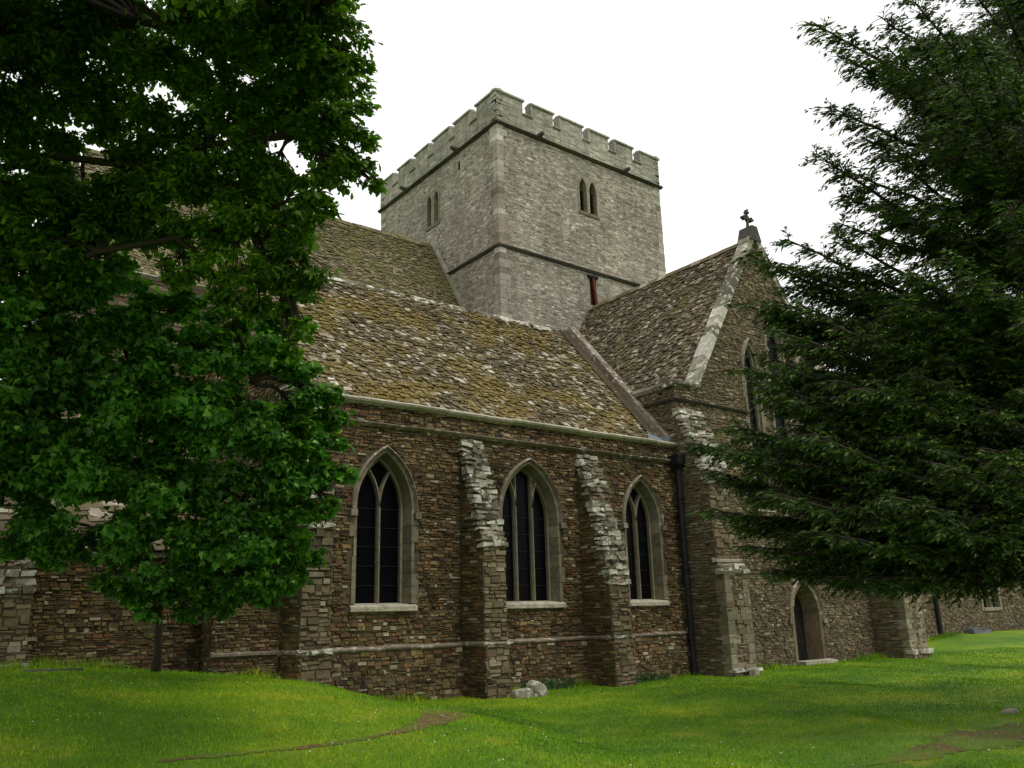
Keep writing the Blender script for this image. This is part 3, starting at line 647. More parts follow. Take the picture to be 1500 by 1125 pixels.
# ---- tower
XT0, XT1, YT0, YT1 = 17.1, 26.0, 22.5, 31.4
m = MB(); FT = Frame2((XT0, YT0, 0), X1, (0, -1, 0)); FLf = Frame2((XT0, YT0, 0), Y1, (-1, 0, 0)); WT = XT1 - XT0; DT = YT1 - YT0
tw_r = [(4.3, .2), (4.84, .2)]; tw_l = [(4.25, .17), (4.78, .17)]
hr_ = [arch(c, a, 17.15, 18.15, .5) for c, a in tw_r]; hl_ = [arch(c, a, 17.2, 18.25, .4) for c, a in tw_l]
sl_l = [[(2.5, 18.8), (2.62, 18.8), (2.62, 19.2), (2.5, 19.2)]]
red = [[(4.42, 13.2), (4.75, 13.2), (4.75, 14.35), (4.42, 14.35)]]
P = [(0, 4), (WT, 4), (WT, 19.7), (0, 19.7)]; face(m, FT, P, hr_ + red, 1)
hd_ = [arch(c, a, 17.05, 18.15, .5, .1) for c, a in tw_r]
masonry(m, FT, [(.02, 8), (WT, 8), (WT, 19.58), (.02, 19.58)], hd_ + red, hr=(.06, .13), wr=(.1, .28), gap=.01, prot=(.001, .014), mat=0)
P = [(0, 4), (DT, 4), (DT, 19.7), (0, 19.7)]; face(m, FLf, P, hl_ + sl_l, 1)
hdl = [arch(c, a, 17.1, 18.25, .4, .1) for c, a in tw_l]
masonry(m, FLf, [(.02, 8), (DT, 8), (DT, 19.58), (.02, 19.58)], hdl + sl_l, hr=(.06, .13), wr=(.1, .28), gap=.01, prot=(.001, .014), mat=0)
m.add([(XT1, YT0, 4), (XT1, YT1, 4), (XT1, YT1, 19.7), (XT1, YT0, 19.7)], [(0, 1, 2, 3)], 1); m.add([(XT0, YT1, 4), (XT1, YT1, 4), (XT1, YT1, 19.7), (XT0, YT1, 19.7)], [(0, 1, 2, 3)], 1)
m.add([(XT0, YT0, 19.75), (XT1, YT0, 19.75), (XT1, YT1, 19.75), (XT0, YT1, 19.75)], [(0, 1, 2, 3)], 1)
z = 9.
while z < 19.5:                            # corner quoins
    hh = rng.uniform(.2, .34); a_, b_ = rng.choice([.28, .45]), rng.choice([.28, .45]); d = rng.uniform(.022, .034)
    m.box((XT0 - d, YT0 - d, z + .004), (XT0 + a_, YT0 + b_, z + hh - .006), 0, j=.006); m.box((XT1 - a_, YT0 - d, z + .004), (XT1 + d, YT0 + b_, z + hh - .006), 0, j=.006); m.box((XT0 - d, YT1 - a_, z), (XT0 + b_, YT1 + d, z + hh - .006), 0, j=.006); z += hh
TWR = m.build('tower', [M_tow, M_towm], CH)
def ringband(name, z0, z1, prof, mt, parent, sides=4):
    m = MB(); ex = max(p for p, f in prof)
    band(m, Frame2((0, YT0, 0), X1, (0, -1, 0)), XT0 - ex, XT1 + ex, z0, z1, prof); band(m, Frame2((XT0, 0, 0), Y1, (-1, 0, 0)), YT0 - ex + .002, YT1 + ex, z0 + .002, z1 - .002, prof)
    band(m, Frame2((XT1, 0, 0), Y1, (1, 0, 0)), YT0 - ex + .004, YT1 + ex, z0 + .003, z1 - .003, prof); band(m, Frame2((0, YT1, 0), X1, (0, 1, 0)), XT0 - ex, XT1 + ex, z0, z1, prof)
    return m.build(name, mt, parent)
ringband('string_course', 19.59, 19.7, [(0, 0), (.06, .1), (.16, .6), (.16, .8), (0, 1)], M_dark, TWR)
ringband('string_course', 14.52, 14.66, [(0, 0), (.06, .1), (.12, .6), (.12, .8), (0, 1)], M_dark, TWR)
# parapet with merlons, 45 cm thick
mer = [(0, 1.25), (1.7, 2.8), (3.17, 4.4), (4.78, 5.87), (6.28, 7.33), (7.8, 8.9)]
m = MB(); CPS = []; TH = .3; off = .05
for fr, ln in ((Frame2((XT0, YT0, 0), X1, (0, -1, 0)), WT), (Frame2((XT0, YT0, 0), Y1, (-1, 0, 0)), DT), (Frame2((XT0, YT1, 0), X1, (0, 1, 0)), WT), (Frame2((XT1, YT0, 0), Y1, (1, 0, 0)), DT)):
    e0, e1 = -off, ln + off
    pp = [(e0, 19.7)]; pp += [(e1, 19.7)]
    top = []
    for a_, b_ in mer:
        A = e0 if a_ == 0 else a_; B = e1 if b_ > 8.8 else b_; top += [(A, 20.42), (A, 21.0), (B, 21.0), (B, 20.42)]
    top = top[1:-1] if False else top
    pp = [(e0, 19.7), (e1, 19.7)] + top[::-1]
    # clean duplicate points at both ends
    q = []; 
    for x in pp:
        if not q or (abs(x[0] - q[-1][0]) + abs(x[1] - q[-1][1])) > 1e-6: q.append(x)
    pp = q
    face(m, fr, pp, (), 1, d=off); face(m, fr, pp, (), 1, d=off - TH)
    masonry(m, Frame2(fr.o + fr.n * off, fr.u, fr.n), pp, mat=0, hr=(.12, .2), wr=(.2, .45), prot=(.002, .014), gap=.008)
    for i in range(len(pp)):
        (a0, z0), (a1, z1) = pp[i], pp[(i + 1) % len(pp)]
        V = [fr.P(a0, z0, off), fr.P(a1, z1, off), fr.P(a1, z1, off - TH), fr.P(a0, z0, off - TH)]; m.add(V, [(0, 1, 2, 3)], 1)
    for i, (a_, b_) in enumerate(mer):      # weathered coping stones
        A = e0 if a_ == 0 else a_; B = e1 if b_ > 8.8 else b_; j = rng.uniform(-.015, .015)
        cp = MB()
        def cs(x0, x1, z, hgt=.11):
            V = [fr.P(x, zz, d) for x in (x0, x1) for zz, d in ((z, off + .06), (z + hgt * .5, off + .07), (z + hgt, off - TH / 2), (z + hgt * .5, off - TH - .07), (z, off - TH - .06))]
            n = 5; cp.add(V, [(k, (k + 1) % n, n + (k + 1) % n, n + k) for k in range(n)] + [tuple(range(n))[::-1], tuple(range(n, 2 * n))])
        k_ = rng.uniform(.35, .65); mid = A + (B - A) * k_
        cs(A - .06, mid - .004, 21.0 + j, .14); cs(mid + .004, B + .06, 21.0 + j * .3, .14)
        for xx in ((A,) if a_ > 0 else ()) : cp.add([fr.P(x, z_, d) for x in (xx - .05, xx + .03) for z_ in (20.4, 21.0) for d in (off + .03, off - TH - .03)], BOXF)
        CPS.append(cp); cp = MB()
        if i < len(mer) - 1: cs(b_ - .02, mer[i + 1][0] + .02, 20.42, .09); CPS.append(cp)
par = m.build('parapet', [M_par, M_towm], TWR)
for cp in CPS: cp.build('coping_stone', M_par, TWR)
for (x, y, dx, dy) in ((19.1, YT0, 0, -1), (23.85, YT0, 0, -1), (XT0, 25.1, -1, 0), (XT0, 29.1, -1, 0)):
    m = MB(); p = np.array([x, y, 19.72]); d = np.array([dx, dy, 0.]); m.tube([p, p + d * .2 + [0, 0, .01], p + d * .38 + [0, 0, .03]], [.12, .1, .07], 7); m.tube([p + d * .06 + [0, 0, -.1], p + d * .2 + [0, 0, -.04]], [.08, .05], 6); m.build('gargoyle', M_dark, TWR)
for fr, lst, z0, zs, h in ((FT, tw_r, 17.15, 18.15, .5), (FLf, tw_l, 17.2, 18.25, .4)):
    m = MB(); gm = MB()
    for c, a in lst:
        O = arch(c, a, z0, zs, h, .09); I = arch(c, a, z0, zs, h); ribbon(m, fr, O, I, .024, .026); ribbon(m, fr, O, O, -.02, .024); ribbon(m, fr, I, arch(c, a - .02, z0, zs, h - .02), .026, -.35)
        m.add([fr.P(x, z, d) for x in (c - a - .09, c + a + .09) for z in (z0 - .12, z0) for d in (-.3, .05)], BOXF); face(gm, fr, arch(c, a, z0, zs, h), d=-.33)
        for z in np.arange(z0 + .1, zs + .2, .14): gm.add([fr.P(x, z_, d) for x in (c - a, c + a) for z_, d in ((z, -.3), (z - .09, -.14))], [(0, 1, 3, 2)], 1)
    bw = m.build('belfry_window', M_ash, TWR); gm.build('louvre', [M_dead, M_dead], bw)
m = MB(); face(m, FT, [(4.35, 13.15), (4.8, 13.15), (4.8, 14.4), (4.35, 14.4)], d=-.25); m.build('blocked_opening', M_red, TWR)
m = MB(); m.prism(FT.P([4.5, 4.6, 4.76, 4.67], [14.3, 14.38, 13.1, 13.05], .0), (0, -.09, 0)); m.prism(FT.P([4.3, 4.8, 4.8, 4.3], [14.32, 14.32, 14.42, 14.42], 0), (0, -.1, 0), 1); m.build('red_shutter', [M_red, M_dead], TWR)
m = MB(); face(m, FLf, [(2.45, 18.7), (2.7, 18.7), (2.7, 19.3), (2.45, 19.3)], d=-.2); m.build('slit_window', M_dead, TWR)
m = MB(); m.box((20, 25, 19.76), (24, 29, 20.1)); m.build('tower_roof', M_lead, TWR)

# ---- rainwater pipe in the angle
m = MB(); m.tube([(17.0, 14.8, 5.25), (17.0, 14.8, 3), (17.0, 14.78, .02)], .075, 10)
for z in (4.4, 2.6, .9): m.tube([(17.0, 14.8, z), (17.0, 14.8, z + .1)], .1, 10)
dp = m.build('downpipe', M_iron, CH)
m = MB(); m.add([(x, y, z) for z, r in ((5.2, .09), (5.32, .16), (5.55, .18)) for x, y in ((17.0 - r, 14.8 - r), (17.0 + r, 14.8 - r), (17.0 + r, 14.8 + r), (17.0 - r, 14.8 + r))], [(0, 1, 5, 4), (1, 2, 6, 5), (2, 3, 7, 6), (3, 0, 4, 7), (4, 5, 9, 8), (5, 6, 10, 9), (6, 7, 11, 10), (7, 4, 8, 11), (0, 3, 2, 1), (8, 9, 10, 11)]); m.build('hopper', M_iron, dp)

# ------------------------------------------------------------------ low house beyond the transept
HS = root('stone_house', (31, 16.3, .3), 'low brown stone house with a two-light window, seen under the conifer', 'house')
H_ = Frame2((0, 16.3, 0), X1, (0, -1, 0)); wn = [(36.45, 1.38), (37.95, 1.38), (37.95, 2.42), (36.45, 2.42)]; wn2 = [(36.25, 1.2), (38.15, 1.2), (38.15, 2.6), (36.25, 2.6)]
m = MB(); P = [(29, -.3), (50, -.3), (50, 3.3), (29, 3.3)]; face(m, H_, P, [wn], 1); masonry(m, H_, P, [wn2], mat=0); m.add([(29, 16.3, -.3), (29, 21.5, -.3), (29, 21.5, 3.3), (29, 18.9, 5.8), (29, 16.3, 3.3)], [(0, 1, 2, 3, 4)], 1); m.build('wall', [M_trub, M_tmor], HS)
m = MB(); up = np.array([0, .72, .69]); up /= np.linalg.norm(up); roof_plane(m, (28.8, 16.1, 3.2), X1, up, 21.4, 3.9); slates(m, (28.8, 16.1, 3.2), X1, up, np.array([0, -up[2], up[1]]), 21.4, 3.9, wd=.3, ex=.22); roof_plane(m, (28.8, 18.9, 5.89), X1, np.array([0, .72, -.69]), 21.4, 3.9); m.build('roof', [M_tile2, M_under], HS)
m = MB()
def fr_box(a0, a1, z0, z1, d0, d1, mm=m): mm.add([H_.P(a, z, d) for a in (a0, a1) for z in (z0, z1) for d in (d0, d1)], BOXF)
fr_box(36.28, 36.46, 1.25, 2.58, -.2, .03); fr_box(37.94, 38.12, 1.25, 2.58, -.2, .03); fr_box(36.46, 37.94, 2.42, 2.58, -.2, .04); fr_box(36.46, 37.94, 1.25, 1.38, -.2, .06); fr_box(37.12, 37.28, 1.38, 2.42, -.18, .01)
wi = m.build('window', M_ash, HS); m = MB(); face(m, H_, wn, d=-.19); m.build('glass', M_glass, wi)
m = MB(); m.tube([(32.5, 16.2, 3.2), (32.5, 16.2, .3)], .09, 8); m.build('downpipe', M_iron, HS)

# ------------------------------------------------------------------ small stones and slabs
def rock(name, p, r, label, cat, mt, sq=(1, 1, .6), group=None, seed=0):
    rs = np.random.default_rng(seed); m = MB(); V = []; F = []; nu, nv = 10, 6
    for i in range(nv + 1):
        for j in range(nu):
            th = math.pi * i / nv; ph = 2 * math.pi * j / nu; d = np.array([math.sin(th) * math.cos(ph), math.sin(th) * math.sin(ph), math.cos(th)])
            k = r * (1 + .18 * math.sin(3.1 * d[0] + seed) + .15 * math.sin(4.3 * d[1] + seed * 2) + rs.uniform(-.06, .06) * (0 < i < nv)); V.append(np.sign(d) * np.abs(d) ** .75 * k * np.array(sq) + np.array(p))
    for i in range(nv):
        for j in range(nu): F.append((i * nu + j, (i + 1) * nu + j, (i + 1) * nu + (j + 1) % nu, i * nu + (j + 1) % nu))
    m.add(V, F); o = m.build(name, mt); return tag(o, label, cat, None, group)
def gp_(x, y, dz=0): return (x, y, float(gz(x, y)) + dz)
rock('loose_stone', gp_(11.25, 13.85, .09), .2, 'white lichened pointed stone at the foot of the buttress, right of its darker neighbour', 'stone', M_lich, (1.1, .8, .9), 'loose stones along the wall', 3)
rock('loose_stone', gp_(10.8, 13.86, .07), .17, 'low pale blotched stone touching the base of the buttress between the two larger windows', 'stone', M_lich, (1.2, .8, .7), 'loose stones along the wall', 5)
rock('loose_stone', gp_(17.6, 13.42, .06), .11, 'small round pale stone beside the foot of the transept corner buttress', 'stone', M_lich, (1, 1, .9), 'loose stones along the wall', 8)
rock('loose_stone', gp_(13.6, 5.95, .03), .09, 'small white stone lying on the dark grass under the conifer', 'stone', M_lich, (1.3, 1, .6), None, 11)
m = MB(); q = gp_(2.35, 13.1); m.box((q[0] - .35, q[1] - .2, q[2] - .05), (q[0] + .3, q[1] + .15, q[2] + .03), j=.02); tag(m.build('flat_slab', M_dark), 'flat grey slab sunk in the mown mound at the far left', 'slab')
m = MB(); q = gp_(34.6, 15.9); m.box((q[0] - .7, q[1] - .25, q[2] - .05), (q[0] + .7, q[1] + .15, q[2] + .12), 0, j=.02); m.box((q[0] - .6, q[1] - .2, q[2] + .12), (q[0] + .6, q[1] + .1, q[2] + .2), 0, j=.02)
tag(m.build('grave_slab', simple('blue_slate', (.12, .13, .14), .6)), 'low blue grey grave slab against the far stone house', 'gravestone')
# weeds at the foot of the chapel wall
def weeds(x0, x1, y, n, hmax, label):
    m = MB(); X = rng.uniform(x0, x1, n); Y = y + rng.uniform(-.14, .1, n); Z = gz(X, Y) + rng.random(n) ** 1.5 * hmax; s = rng.uniform(.02, .045, n)
    A = rng.normal(size=(n, 3)); A /= np.linalg.norm(A, axis=1)[:, None]; B = np.cross(A, rng.normal(size=(n, 3))); B /= np.linalg.norm(B, axis=1)[:, None]; P = np.stack([X, Y, Z], -1)
    V = np.stack([P - A * s[:, None], P + B * s[:, None] * .6, P + A * s[:, None], P - B * s[:, None] * .6], 1); m.quads(V, [(0, 1, 2, 3)]); 
    pass
    tag(m.build('weed_clump', M_weed), label, 'weeds')
weeds(11.5, 12.9, 14.75, 900, .2, 'clump of pale green weeds under the middle window')
weeds(14.4, 15.8, 14.6, 600, .16, 'thin clump of weeds at the wall foot near the black downpipe')
# daisies
def daisies():
    n = 260; px = rng.uniform(0, 1500, n); D = 8 + 14 * rng.random(n); P = EYE + (CR * ((px - 750) / FPX)[:, None] + CF) * D[:, None]; X, Y = P[:, 0], P[:, 1]; k = Y < 14.2; X, Y = X[k], Y[k]; n = len(X); Z = gz(X, Y) + .045
    m = MB(); V = np.zeros((n, 7, 3)); V[:, 6] = np.stack([X, Y, Z + .004], -1)
    for i in range(6): V[:, i] = np.stack([X + .011 * np.cos(i * 1.047), Y + .011 * np.sin(i * 1.047), Z], -1)
    m.quads(V, [(i, (i + 1) % 6, 6) for i in range(6)]); tag(m.build('daisies', simple('daisy_white', (.7, .7, .62), .7)), 'tiny white daisies scattered over the lawn', 'daisies', 'stuff')
daisies()

# ------------------------------------------------------------------ trees
def curve(a, b, sag, n=8, wob=.05):
    a, b = np.array(a, float), np.array(b, float); t = np.linspace(0, 1, n)[:, None]; p = a * (1 - t) + b * t; L = np.linalg.norm(b - a)
    p[:, 2] += (sag * 4 * t * (1 - t))[:, 0]; p[1:-1] += rng.normal(0, wob * L * .15, (n - 2, 3)); return p
OAK = np.array([(0, 0), (.16, .18), (.34, .12), (.45, .3), (.62, .2), (.78, .26), (1, 0), (.78, -.26), (.62, -.2), (.45, -.3), (.34, -.12), (.16, -.18)])
MAP = np.array([(0, 0), (.1, .3), (-.05, .5), (.38, .36), (.45, .55), (.6, .24), (1, 0), (.6, -.24), (.45, -.55), (.38, -.36), (-.05, -.5), (.1, -.3)])
def leaves(mb, P, size, tmpl, out=None, droop=.35, mat=0):
    n = len(P); s = rng.uniform(.5, 1.35, n)[:, None, None] * size
    # leaf normal mostly up / outward, axis random
    nz = rng.normal(0, .55, (n, 3)); nz[:, 2] += .9
    if out is not None: nz += out * .5
    nz /= np.linalg.norm(nz, axis=1)[:, None]
    ax = rng.normal(size=(n, 3)); 
    if out is not None: ax += out * .8
    ax[:, 2] -= droop; ax -= (ax * nz).sum(1)[:, None] * nz; ax /= np.linalg.norm(ax, axis=1)[:, None]; bx = np.cross(nz, ax)
    T = tmpl; fold = np.abs(T[:, 1]) * .35; curl = -.25 * T[:, 0] ** 2
    V = P[:, None, :] + s * (T[None, :, 0, None] * ax[:, None] + T[None, :, 1, None] * bx[:, None] + (fold + curl)[None, :, None] * nz[:, None])
    k = len(T) // 2
    left = tuple(range(0, k + 1)); right = (0,) + tuple(range(k, len(T)))
    mb.quads(V, [left, right], mat)
def clump_points(c, r, n, flat=.75, lumps=14):
    """leaf sprigs: points gathered on twig ends inside an uneven lump"""
    d = rng.normal(size=(lumps, 3)); d /= np.linalg.norm(d, axis=1)[:, None]; rr = r * rng.uniform(.35, 1.05, lumps)[:, None]; C = d * rr; C[:, 2] *= flat
    k = rng.integers(0, lumps, n); L = C[k] * (1 - .35 * rng.random(n)[:, None] ** 2); off = rng.normal(0, r * .15, (n, 3)); off[:, 2] *= .5
    P = L + off; o = P / (np.linalg.norm(P, axis=1)[:, None] + 1e-6); return P + c, o, C + c
def leafy_tree(name, label, base, trunk_top, limbs, blobs, size, tmpl, lm, per, r0, twigr=.012):
    R = root(name, tuple(base), label, 'tree'); m = MB()
    tp = curve(base, trunk_top, 0, 10, .05); m.tube(tp, np.linspace(r0, r0 * .45, 10) * np.array([1.35] + [1] * 9), 12); T = m.build('trunk', M_bark, R, True)
    lb = MB(); cr = MB(); L = []
    for e, rad, tt in limbs:
        a = tp[min(int(tt * 9), 9)]; c = curve(a, e, .3, 9, .1); lb.tube(c, np.linspace(rad, rad * .35, 9), 8); L.append(c)
    nodes = np.vstack(L + [tp[3:]])
    for (c, r, dens) in blobs:
        c = np.array(c); i = np.argmin(np.linalg.norm(nodes - c, axis=1)); bc = curve(nodes[i], c, .1, 6, .12); lb.tube(bc, np.linspace(.035 + .01 * r, .012, 6), 6)
        P, o, C = clump_points(c, r, int(per * dens * r * r), lumps=int(10 + 8 * r))
        leaves(cr, P, size, tmpl, o)
        for q in C[:: (1 if r < .8 else 2)]: lb.tube(curve(bc[3], q, .03, 4, .15), np.linspace(twigr, .005, 4), 4)
    lb.build('limb', M_bark, R, True); cr.build('crown', lm, R, False); return R

# -- oak, upper left: its trunk stands outside the frame, the crown leans into view
ob = []
def B(px, py, D, r, d=1.): ob.append((at(px, py, D), r, d))
for px, py, D, r in [(480, 40, 10.2, .5), (500, 110, 10.4, .42), (440, 90, 10.6, .6), (505, 175, 10.3, .38), (520, 235, 10.4, .3), (490, 255, 10.2, .3), (455, 200, 10.5, .5), (455, 285, 10.2, .28), (480, 305, 10.2, .16), (410, 160, 10.8, .5),
        (380, 60, 11, .7), (310, 40, 10.6, .7), (250, 90, 10.9, .6), (190, 40, 11.2, .8), (110, 80, 10.8, .8), (40, 40, 11.0, .8), (0, 130, 10.6, .7), (70, 160, 11.0, .6), (150, 140, 10.9, .5), (220, 160, 10.8, .38), (330, 130, 10.8, .5), (365, 215, 10.6, .4), (400, 250, 10.5, .42), (330, 260, 10.7, .5),
        (260, 270, 10.8, .6), (190, 280, 10.8, .6), (110, 270, 11, .6), (30, 210, 11.2, .45), (40, 310, 10.8, .6), (-20, 260, 10.9, .6), (360, 320, 10.4, .5), (420, 330, 10.3, .4), (425, 385, 10.2, .34), (465, 405, 10.2, .22), (440, 425, 10.3, .25), (300, 345, 10.6, .45), (330, 390, 10.4, .35), (240, 335, 10.8, .4), (380, 400, 10.3, .35),
        (445, 480, 10.2, .17), (430, 515, 10.2, .14), (420, 450, 10.3, .16), (160, 330, 10.9, .5), (90, 370, 10.8, .5), (20, 390, 10.8, .5), (150, 190, 11.2, .3), (260, 200, 11.1, .28), (100, 215, 11.2, .3), (455, 0, 10.4, .45), (500, 0, 10.6, .2), (340, 0, 10.8, .6), (545, 265, 10.4, .15), (540, 205, 10.4, .14), (525, 95, 10.4, .16)]:
    B(px, py, D, r)
for px, py, D, r in [(410, 20, 9.9, .38), (445, 60, 9.9, .33), (370, 50, 9.8, .4), (300, 20, 9.9, .4), (430, 5, 9.8, .35), (215, 200, 10.8, .34), (290, 190, 10.9, .4), (180, 225, 11, .3), (345, 170, 10.7, .42), (60, 90, 10.9, .6), (130, 10, 11, .7), (230, 230, 10.9, .36), (300, 290, 10.9, .5), (200, 330, 10.9, .4), (270, 400, 10.8, .3), (330, 430, 10.7, .25), (395, 290, 10.6, .4), (60, 430, 10.9, .4), (430, 140, 10.7, .4), (380, 445, 10.5, .25), (0, 40, 11, .6), (0, 340, 10.9, .6), (90, 300, 11.3, .5)]:
    B(px, py, D, r)
for k in range(400):                       # high boughs over the near left lawn
    p = np.array([rng.uniform(-3.5, 3.5), rng.uniform(1.5, 10), rng.uniform(7.0, 10.5)]); v = p - EYE; zc = v @ CF
    if zc > .3 and (562.5 - FPX * (v @ CU) / zc) > -150 and 750 + FPX * (v @ CR) / zc > -150: continue
    ob.append((p, rng.uniform(.7, 1.), .4))
    if len(ob) > 150: break
for k in range(24):                        # boughs reaching over the lawn, above the frame
    px, py = rng.uniform(-700, 380), rng.uniform(-700, -120); B(px - 250, py, rng.uniform(7.5, 10.5), rng.uniform(.6, .9), .25)
for k in range(52):                        # the part of the crown above and to the left of the frame
    px, py = rng.uniform(-900, 420), rng.uniform(-650, -90)
    if px > 420 and py > -60: continue
    B(px, py, rng.uniform(9, 13.5), rng.uniform(.7, 1.1), .5)
for k in range(26): B(rng.uniform(-850, -60), rng.uniform(0, 330), rng.uniform(8.5, 13), rng.uniform(.7, 1.1), .5)
ob0 = at(-560, 900, 11.5); ob0[2] = float(gz(ob0[0], ob0[1])) - .1
otop = at(-420, 80, 11.2)
leafy_tree('oak_tree', 'large dark oak whose lobed leaves overhang the upper left corner', ob0, otop,
    [(at(60, 120, 11.6), .12, .6), (at(300, 110, 11.3), .09, .75), (at(440, 60, 10.6), .12, 1.), (at(120, 320, 11.3), .09, .5), (at(370, 330, 10.5), .08, .55), (at(-200, -300, 11), .18, 1.), (at(150, -350, 11.5), .14, 1.), (at(430, 200, 10.6), .09, .75), (at(-500, -400, 12), .16, .9)],
    ob, .092, OAK, M_oak, 5400, .42)
# -- maple, lower left, its thin stem in front of the wall
mb_ = []
for px, py, D, r in [(440, 600, 12.2, .55), (470, 690, 12.2, .38), (500, 692, 12.1, .2), (430, 760, 12.3, .5), (400, 680, 12.0, .7), (350, 600, 11.6, .75), (300, 520, 11.4, .6), (380, 520, 11.8, .55), (440, 545, 12.0, .3), (420, 840, 12.4, .35), (340, 780, 11.8, .7), (330, 860, 12.2, .35), (270, 850, 12.0, .4), (250, 700, 11.4, .8), (200, 600, 11.0, .8), (120, 520, 10.8, .7), (50, 480, 10.6, .7),
        (180, 780, 11.2, .55), (210, 840, 11.3, .3), (110, 700, 11.0, .75), (60, 610, 10.6, .8), (10, 700, 10.8, .7), (60, 760, 10.9, .45), (-40, 560, 10.6, .8), (150, 400, 11.0, .5), (100, 340, 11.2, .4), (150, 320, 11.0, .25), (60, 400, 11, .5), (-20, 420, 10.8, .6), (220, 470, 11.3, .45), (460, 640, 12.1, .4), (290, 620, 11.3, .7), (480, 580, 12.1, .2), (20, 800, 11.2, .3), (120, 800, 11.2, .3), (270, 450, 11.4, .3), (340, 470, 11.6, .3), (-90, 720, 11, .8), (360, 845, 12.2, .4), (300, 865, 12.3, .32), (245, 860, 12.2, .35), (420, 805, 12.4, .35), (200, 870, 12., .25), (280, 830, 12.1, .4), (390, 870, 12.5, .25), (215, 900, 12.5, .2), (275, 895, 12.4, .24), (175, 860, 11.9, .28), (320, 890, 12.4, .2), (300, 820, 12.1, .45), (380, 800, 12.2, .5), (440, 480, 12.0, .2), (400, 470, 11.9, .3), (190, 480, 11.2, .45), (230, 540, 11.2, .55), (180, 700, 11.2, .6), (60, 680, 10.9, .6), (320, 700, 11.8, .6), (240, 780, 11.6, .5), (10, 620, 10.7, .6), (160, 640, 11, .6), (450, 820, 12.4, .25), (380, 740, 12.1, .5), (110, 430, 11, .45), (20, 530, 10.7, .6), (70, 810, 11.1, .3), (160, 850, 11.4, .25), (-120, 480, 10.8, .9), (480, 740, 12.2, .18)]:
    mb_.append((at(px, py, D), r, 1.))
base = at(228, 978, 12.9); base[2] = float(gz(base[0], base[1])) - .08
leafy_tree('maple_tree', 'bright green young maple on a thin stem before the left wall', base, at(200, 560, 11.6),
    [(at(420, 700, 12.1), .045, .4), (at(370, 560, 11.7), .04, .7), (at(80, 620, 10.8), .05, .6), (at(100, 420, 11), .04, 1.), (at(330, 800, 12), .035, .25), (at(0, 740, 10.9), .035, .4), (at(150, 780, 11.3), .03, .3)],
    mb_, .092, MAP, M_maple, 6500, .06)

# -- conifer on the right: level boughs with drooping feathery sprays
def conifer(name, label, base, height, boughs):
    R = root(name, tuple(base), label, 'tree'); m = MB(); top = base + np.array([0, 0, height]); tp = curve(base, top, 0, 12, .01)
    m.tube(tp, np.linspace(.42, .05, 12), 12); m.build('trunk', M_bark, R, True)
    bm_ = MB(); nd = MB(); S = []; 
    for a, e, dens in boughs:
        L = np.linalg.norm(e - a); n = 12; t = np.linspace(0, 1, n); p = a * (1 - t)[:, None] + e * t[:, None]; p[:, 2] += -.10 * L * np.sin(t * math.pi) * (1 - .4 * t); p += rng.normal(0, .02 * L * .3, p.shape) * (t * (1 - t) * 4)[:, None]
        bm_.tube(p, np.linspace(.02 + .011 * L, .008, n), 6)
        ax = (e - a) / L; side = np.cross(ax, [0, 0, 1]); side /= np.linalg.norm(side)
        k = int(L * 22 * dens)
        for i in range(k):
            tt = rng.uniform(.12, 1) ** .8; q = np.array([np.interp(tt, t, p[:, j]) for j in range(3)]); s = rng.choice([-1, 1])
            l2 = (.30 + .75 * (1 - tt)) * rng.uniform(.55, 1.1) * min(1, L / 3 + .35)
            dr = ax * rng.uniform(.45, 1.) + side * s * rng.uniform(.25, .95); dr[2] += rng.uniform(-.5, .3); dr /= np.linalg.norm(dr)
            S.append((q, dr, l2)); 
            e2 = q + dr * l2; mid = (q + e2) / 2 + [0, 0, .04 * l2]; bm_.tube([q, mid, e2], [.008, .006, .003], 3)
        S.append((p[-2], ax, .3)); S.append((p[-2], ax + [0, 0, .2], .25)); S.append((p[-3], ax, .4))
    q = np.array([s[0] for s in S]); d = np.array([s[1] for s in S]); l = np.array([s[2] for s in S])
    # shoots along each spray
    cnt = np.maximum(6, (l / .028).astype(int)); I = np.repeat(np.arange(len(S)), cnt); n = len(I)
    t = rng.random(n); sd = np.cross(d[I], [0, 0, 1.]); sd /= np.linalg.norm(sd, axis=1)[:, None] + 1e-6; sg = rng.choice([-1, 1], n)[:, None]
    P = q[I] + d[I] * (l[I] * t)[:, None]; P[:, 2] += (.16 * l[I] * t * (1 - t)) - .02
    sh = d[I] * rng.uniform(.5, 1., (n, 1)) + sd * sg * rng.uniform(.3, 1.1, (n, 1)); sh[:, 2] += rng.uniform(-.45, .25, n); sh /= np.linalg.norm(sh, axis=1)[:, None]
    ln = (.06 + .11 * (1 - t)) * rng.uniform(.6, 1.2, n); nw = np.cross(sh, rng.normal(size=(n, 3))); nw /= np.linalg.norm(nw, axis=1)[:, None]; wd = rng.uniform(.009, .017, n)
    V = np.stack([P, P + sh * (ln * .45)[:, None] + nw * wd[:, None], P + sh * ln[:, None] - [0, 0, .012], P + sh * (ln * .45)[:, None] - nw * wd[:, None]], 1)
    nd.quads(V, [(0, 1, 2, 3)])
    bm_.build('bough', M_bark, R, True); nd.build('crown', M_yew, R); return R
cb = at(1690, 900, 12.0); cb[2] = float(gz(cb[0], cb[1])) - .1
H = 15.
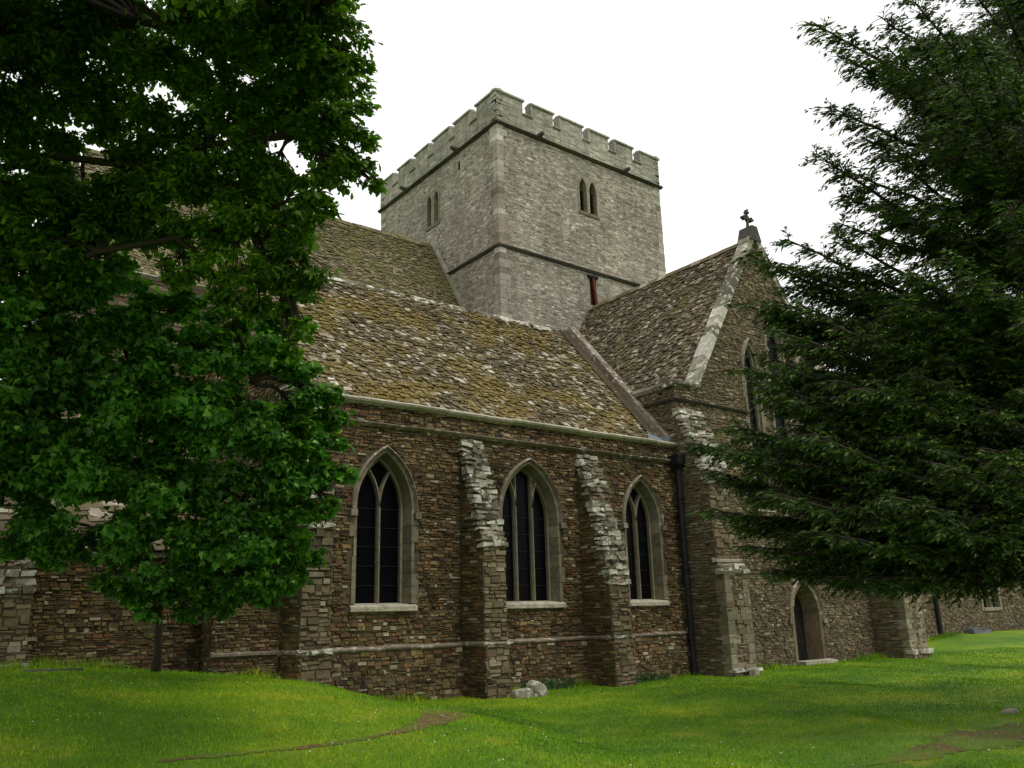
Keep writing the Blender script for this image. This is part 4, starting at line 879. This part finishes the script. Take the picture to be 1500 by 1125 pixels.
tips = [(1195, 35, 11.2), (1225, 80, 11.4), (1290, 25, 11.6), (1215, 155, 11.2), (1260, 200, 11.2), (1195, 225, 11.0), (1235, 285, 11.2), (1225, 345, 11.0), (1150, 350, 11.0), (1180, 400, 11.1), (1095, 372, 10.9), (1085, 445, 10.9), (1120, 470, 11), (1150, 505, 11), (1090, 540, 11), (1130, 590, 11), (1060, 620, 10.8), (1025, 650, 10.8), (1040, 690, 10.9), (1025, 742, 10.8), (1085, 770, 10.9), (1110, 730, 11), (1130, 835, 10.8), (1190, 835, 11), (1240, 850, 11), (1210, 845, 10.6), (1265, 850, 10.4), (1160, 810, 10.6), (1100, 800, 10.8), (1290, 800, 10.6), (1330, 795, 11), (1400, 765, 10.6), (1440, 740, 10.4), (1490, 725, 10.2), (1300, 120, 11), (1340, 60, 10.6), (1250, 430, 11), (1200, 680, 10.4), (1160, 640, 10.3), (1250, 740, 10.2), (1350, 760, 10), (1150, 780, 10.5), (1210, 560, 10.4), (1290, 300, 10.6), (1180, 800, 11.6), (1105, 660, 11.8), (1450, 120, 10), (1400, 220, 10.2), (1480, 300, 9.8), (1330, 400, 10.2), (1420, 420, 9.8), (1460, 660, 9.7), (1115, 455, 11), (1135, 440, 10.8), (1165, 475, 11.2), (1110, 560, 11), (1085, 640, 10.8), (1065, 700, 10.9), (1100, 720, 11.3), (1135, 760, 11), (1150, 700, 11.2), (1150, 600, 11), (1120, 520, 11.2), (1170, 540, 10.9), (1080, 755, 11), (1110, 690, 10.6), (1150, 420, 11.2), (1380, 680, 9.8), (1320, 640, 10), (1280, 560, 10.2)]
bo = []
for px, py, D in tips:
    e = at(px, py, D); hr_d = math.hypot(e[0] - cb[0], e[1] - cb[1]); za = max(2.9, e[2] + hr_d * rng.uniform(-.12, .16)); bo.append((np.array([cb[0], cb[1], za]), e, 1.15))
    if rng.random() < .55:
        e2 = at(px + rng.uniform(25, 80), py + rng.uniform(-28, 28), D + rng.uniform(-.8, .8)); bo.append((np.array([cb[0], cb[1], max(2.9, e2[2] + rng.uniform(-.3, .5))]), e2, .9))
for k in range(75):
    px, py = rng.uniform(1150, 1500), rng.uniform(30, 760)
    if px < 1285 and py < 560: continue
    if 530 < py < 600 and px > 1330 and rng.random() < .8: continue
    e = at(px, py, rng.uniform(9.6, 12.5)); bo.append((np.array([cb[0], cb[1], max(2.9, e[2] + rng.uniform(-.5, .5))]), e, .8))
for k in range(60):
    px, py = rng.uniform(1120, 1340), rng.uniform(400, 800)
    if py < 480 and px < 1200: continue
    e = at(px, py, rng.uniform(9.8, 12.2)); bo.append((np.array([cb[0], cb[1], max(2.7, e[2] + rng.uniform(-.4, .6))]), e, .9))
cdir = math.atan2(EYE[1] - cb[1], EYE[0] - cb[0])
for k in range(230):
    z = rng.uniform(3.5, H - .5); an = rng.uniform(0, 2 * math.pi); L = (4.9 * (1 - (z / (H + 1)) ** 1.6) + .5) * rng.uniform(.7, 1.0)
    e = np.array([cb[0] + L * math.cos(an), cb[1] + L * math.sin(an), z - .08 * L])
    v = e - EYE; zc = v @ CF; px = 750 + FPX * (v @ CR) / zc
    if px < 1330: continue
    bo.append((np.array([cb[0], cb[1], z]), e, .62))
conifer('conifer', 'tall dark conifer with drooping feathery boughs filling the right side', cb, H, bo)
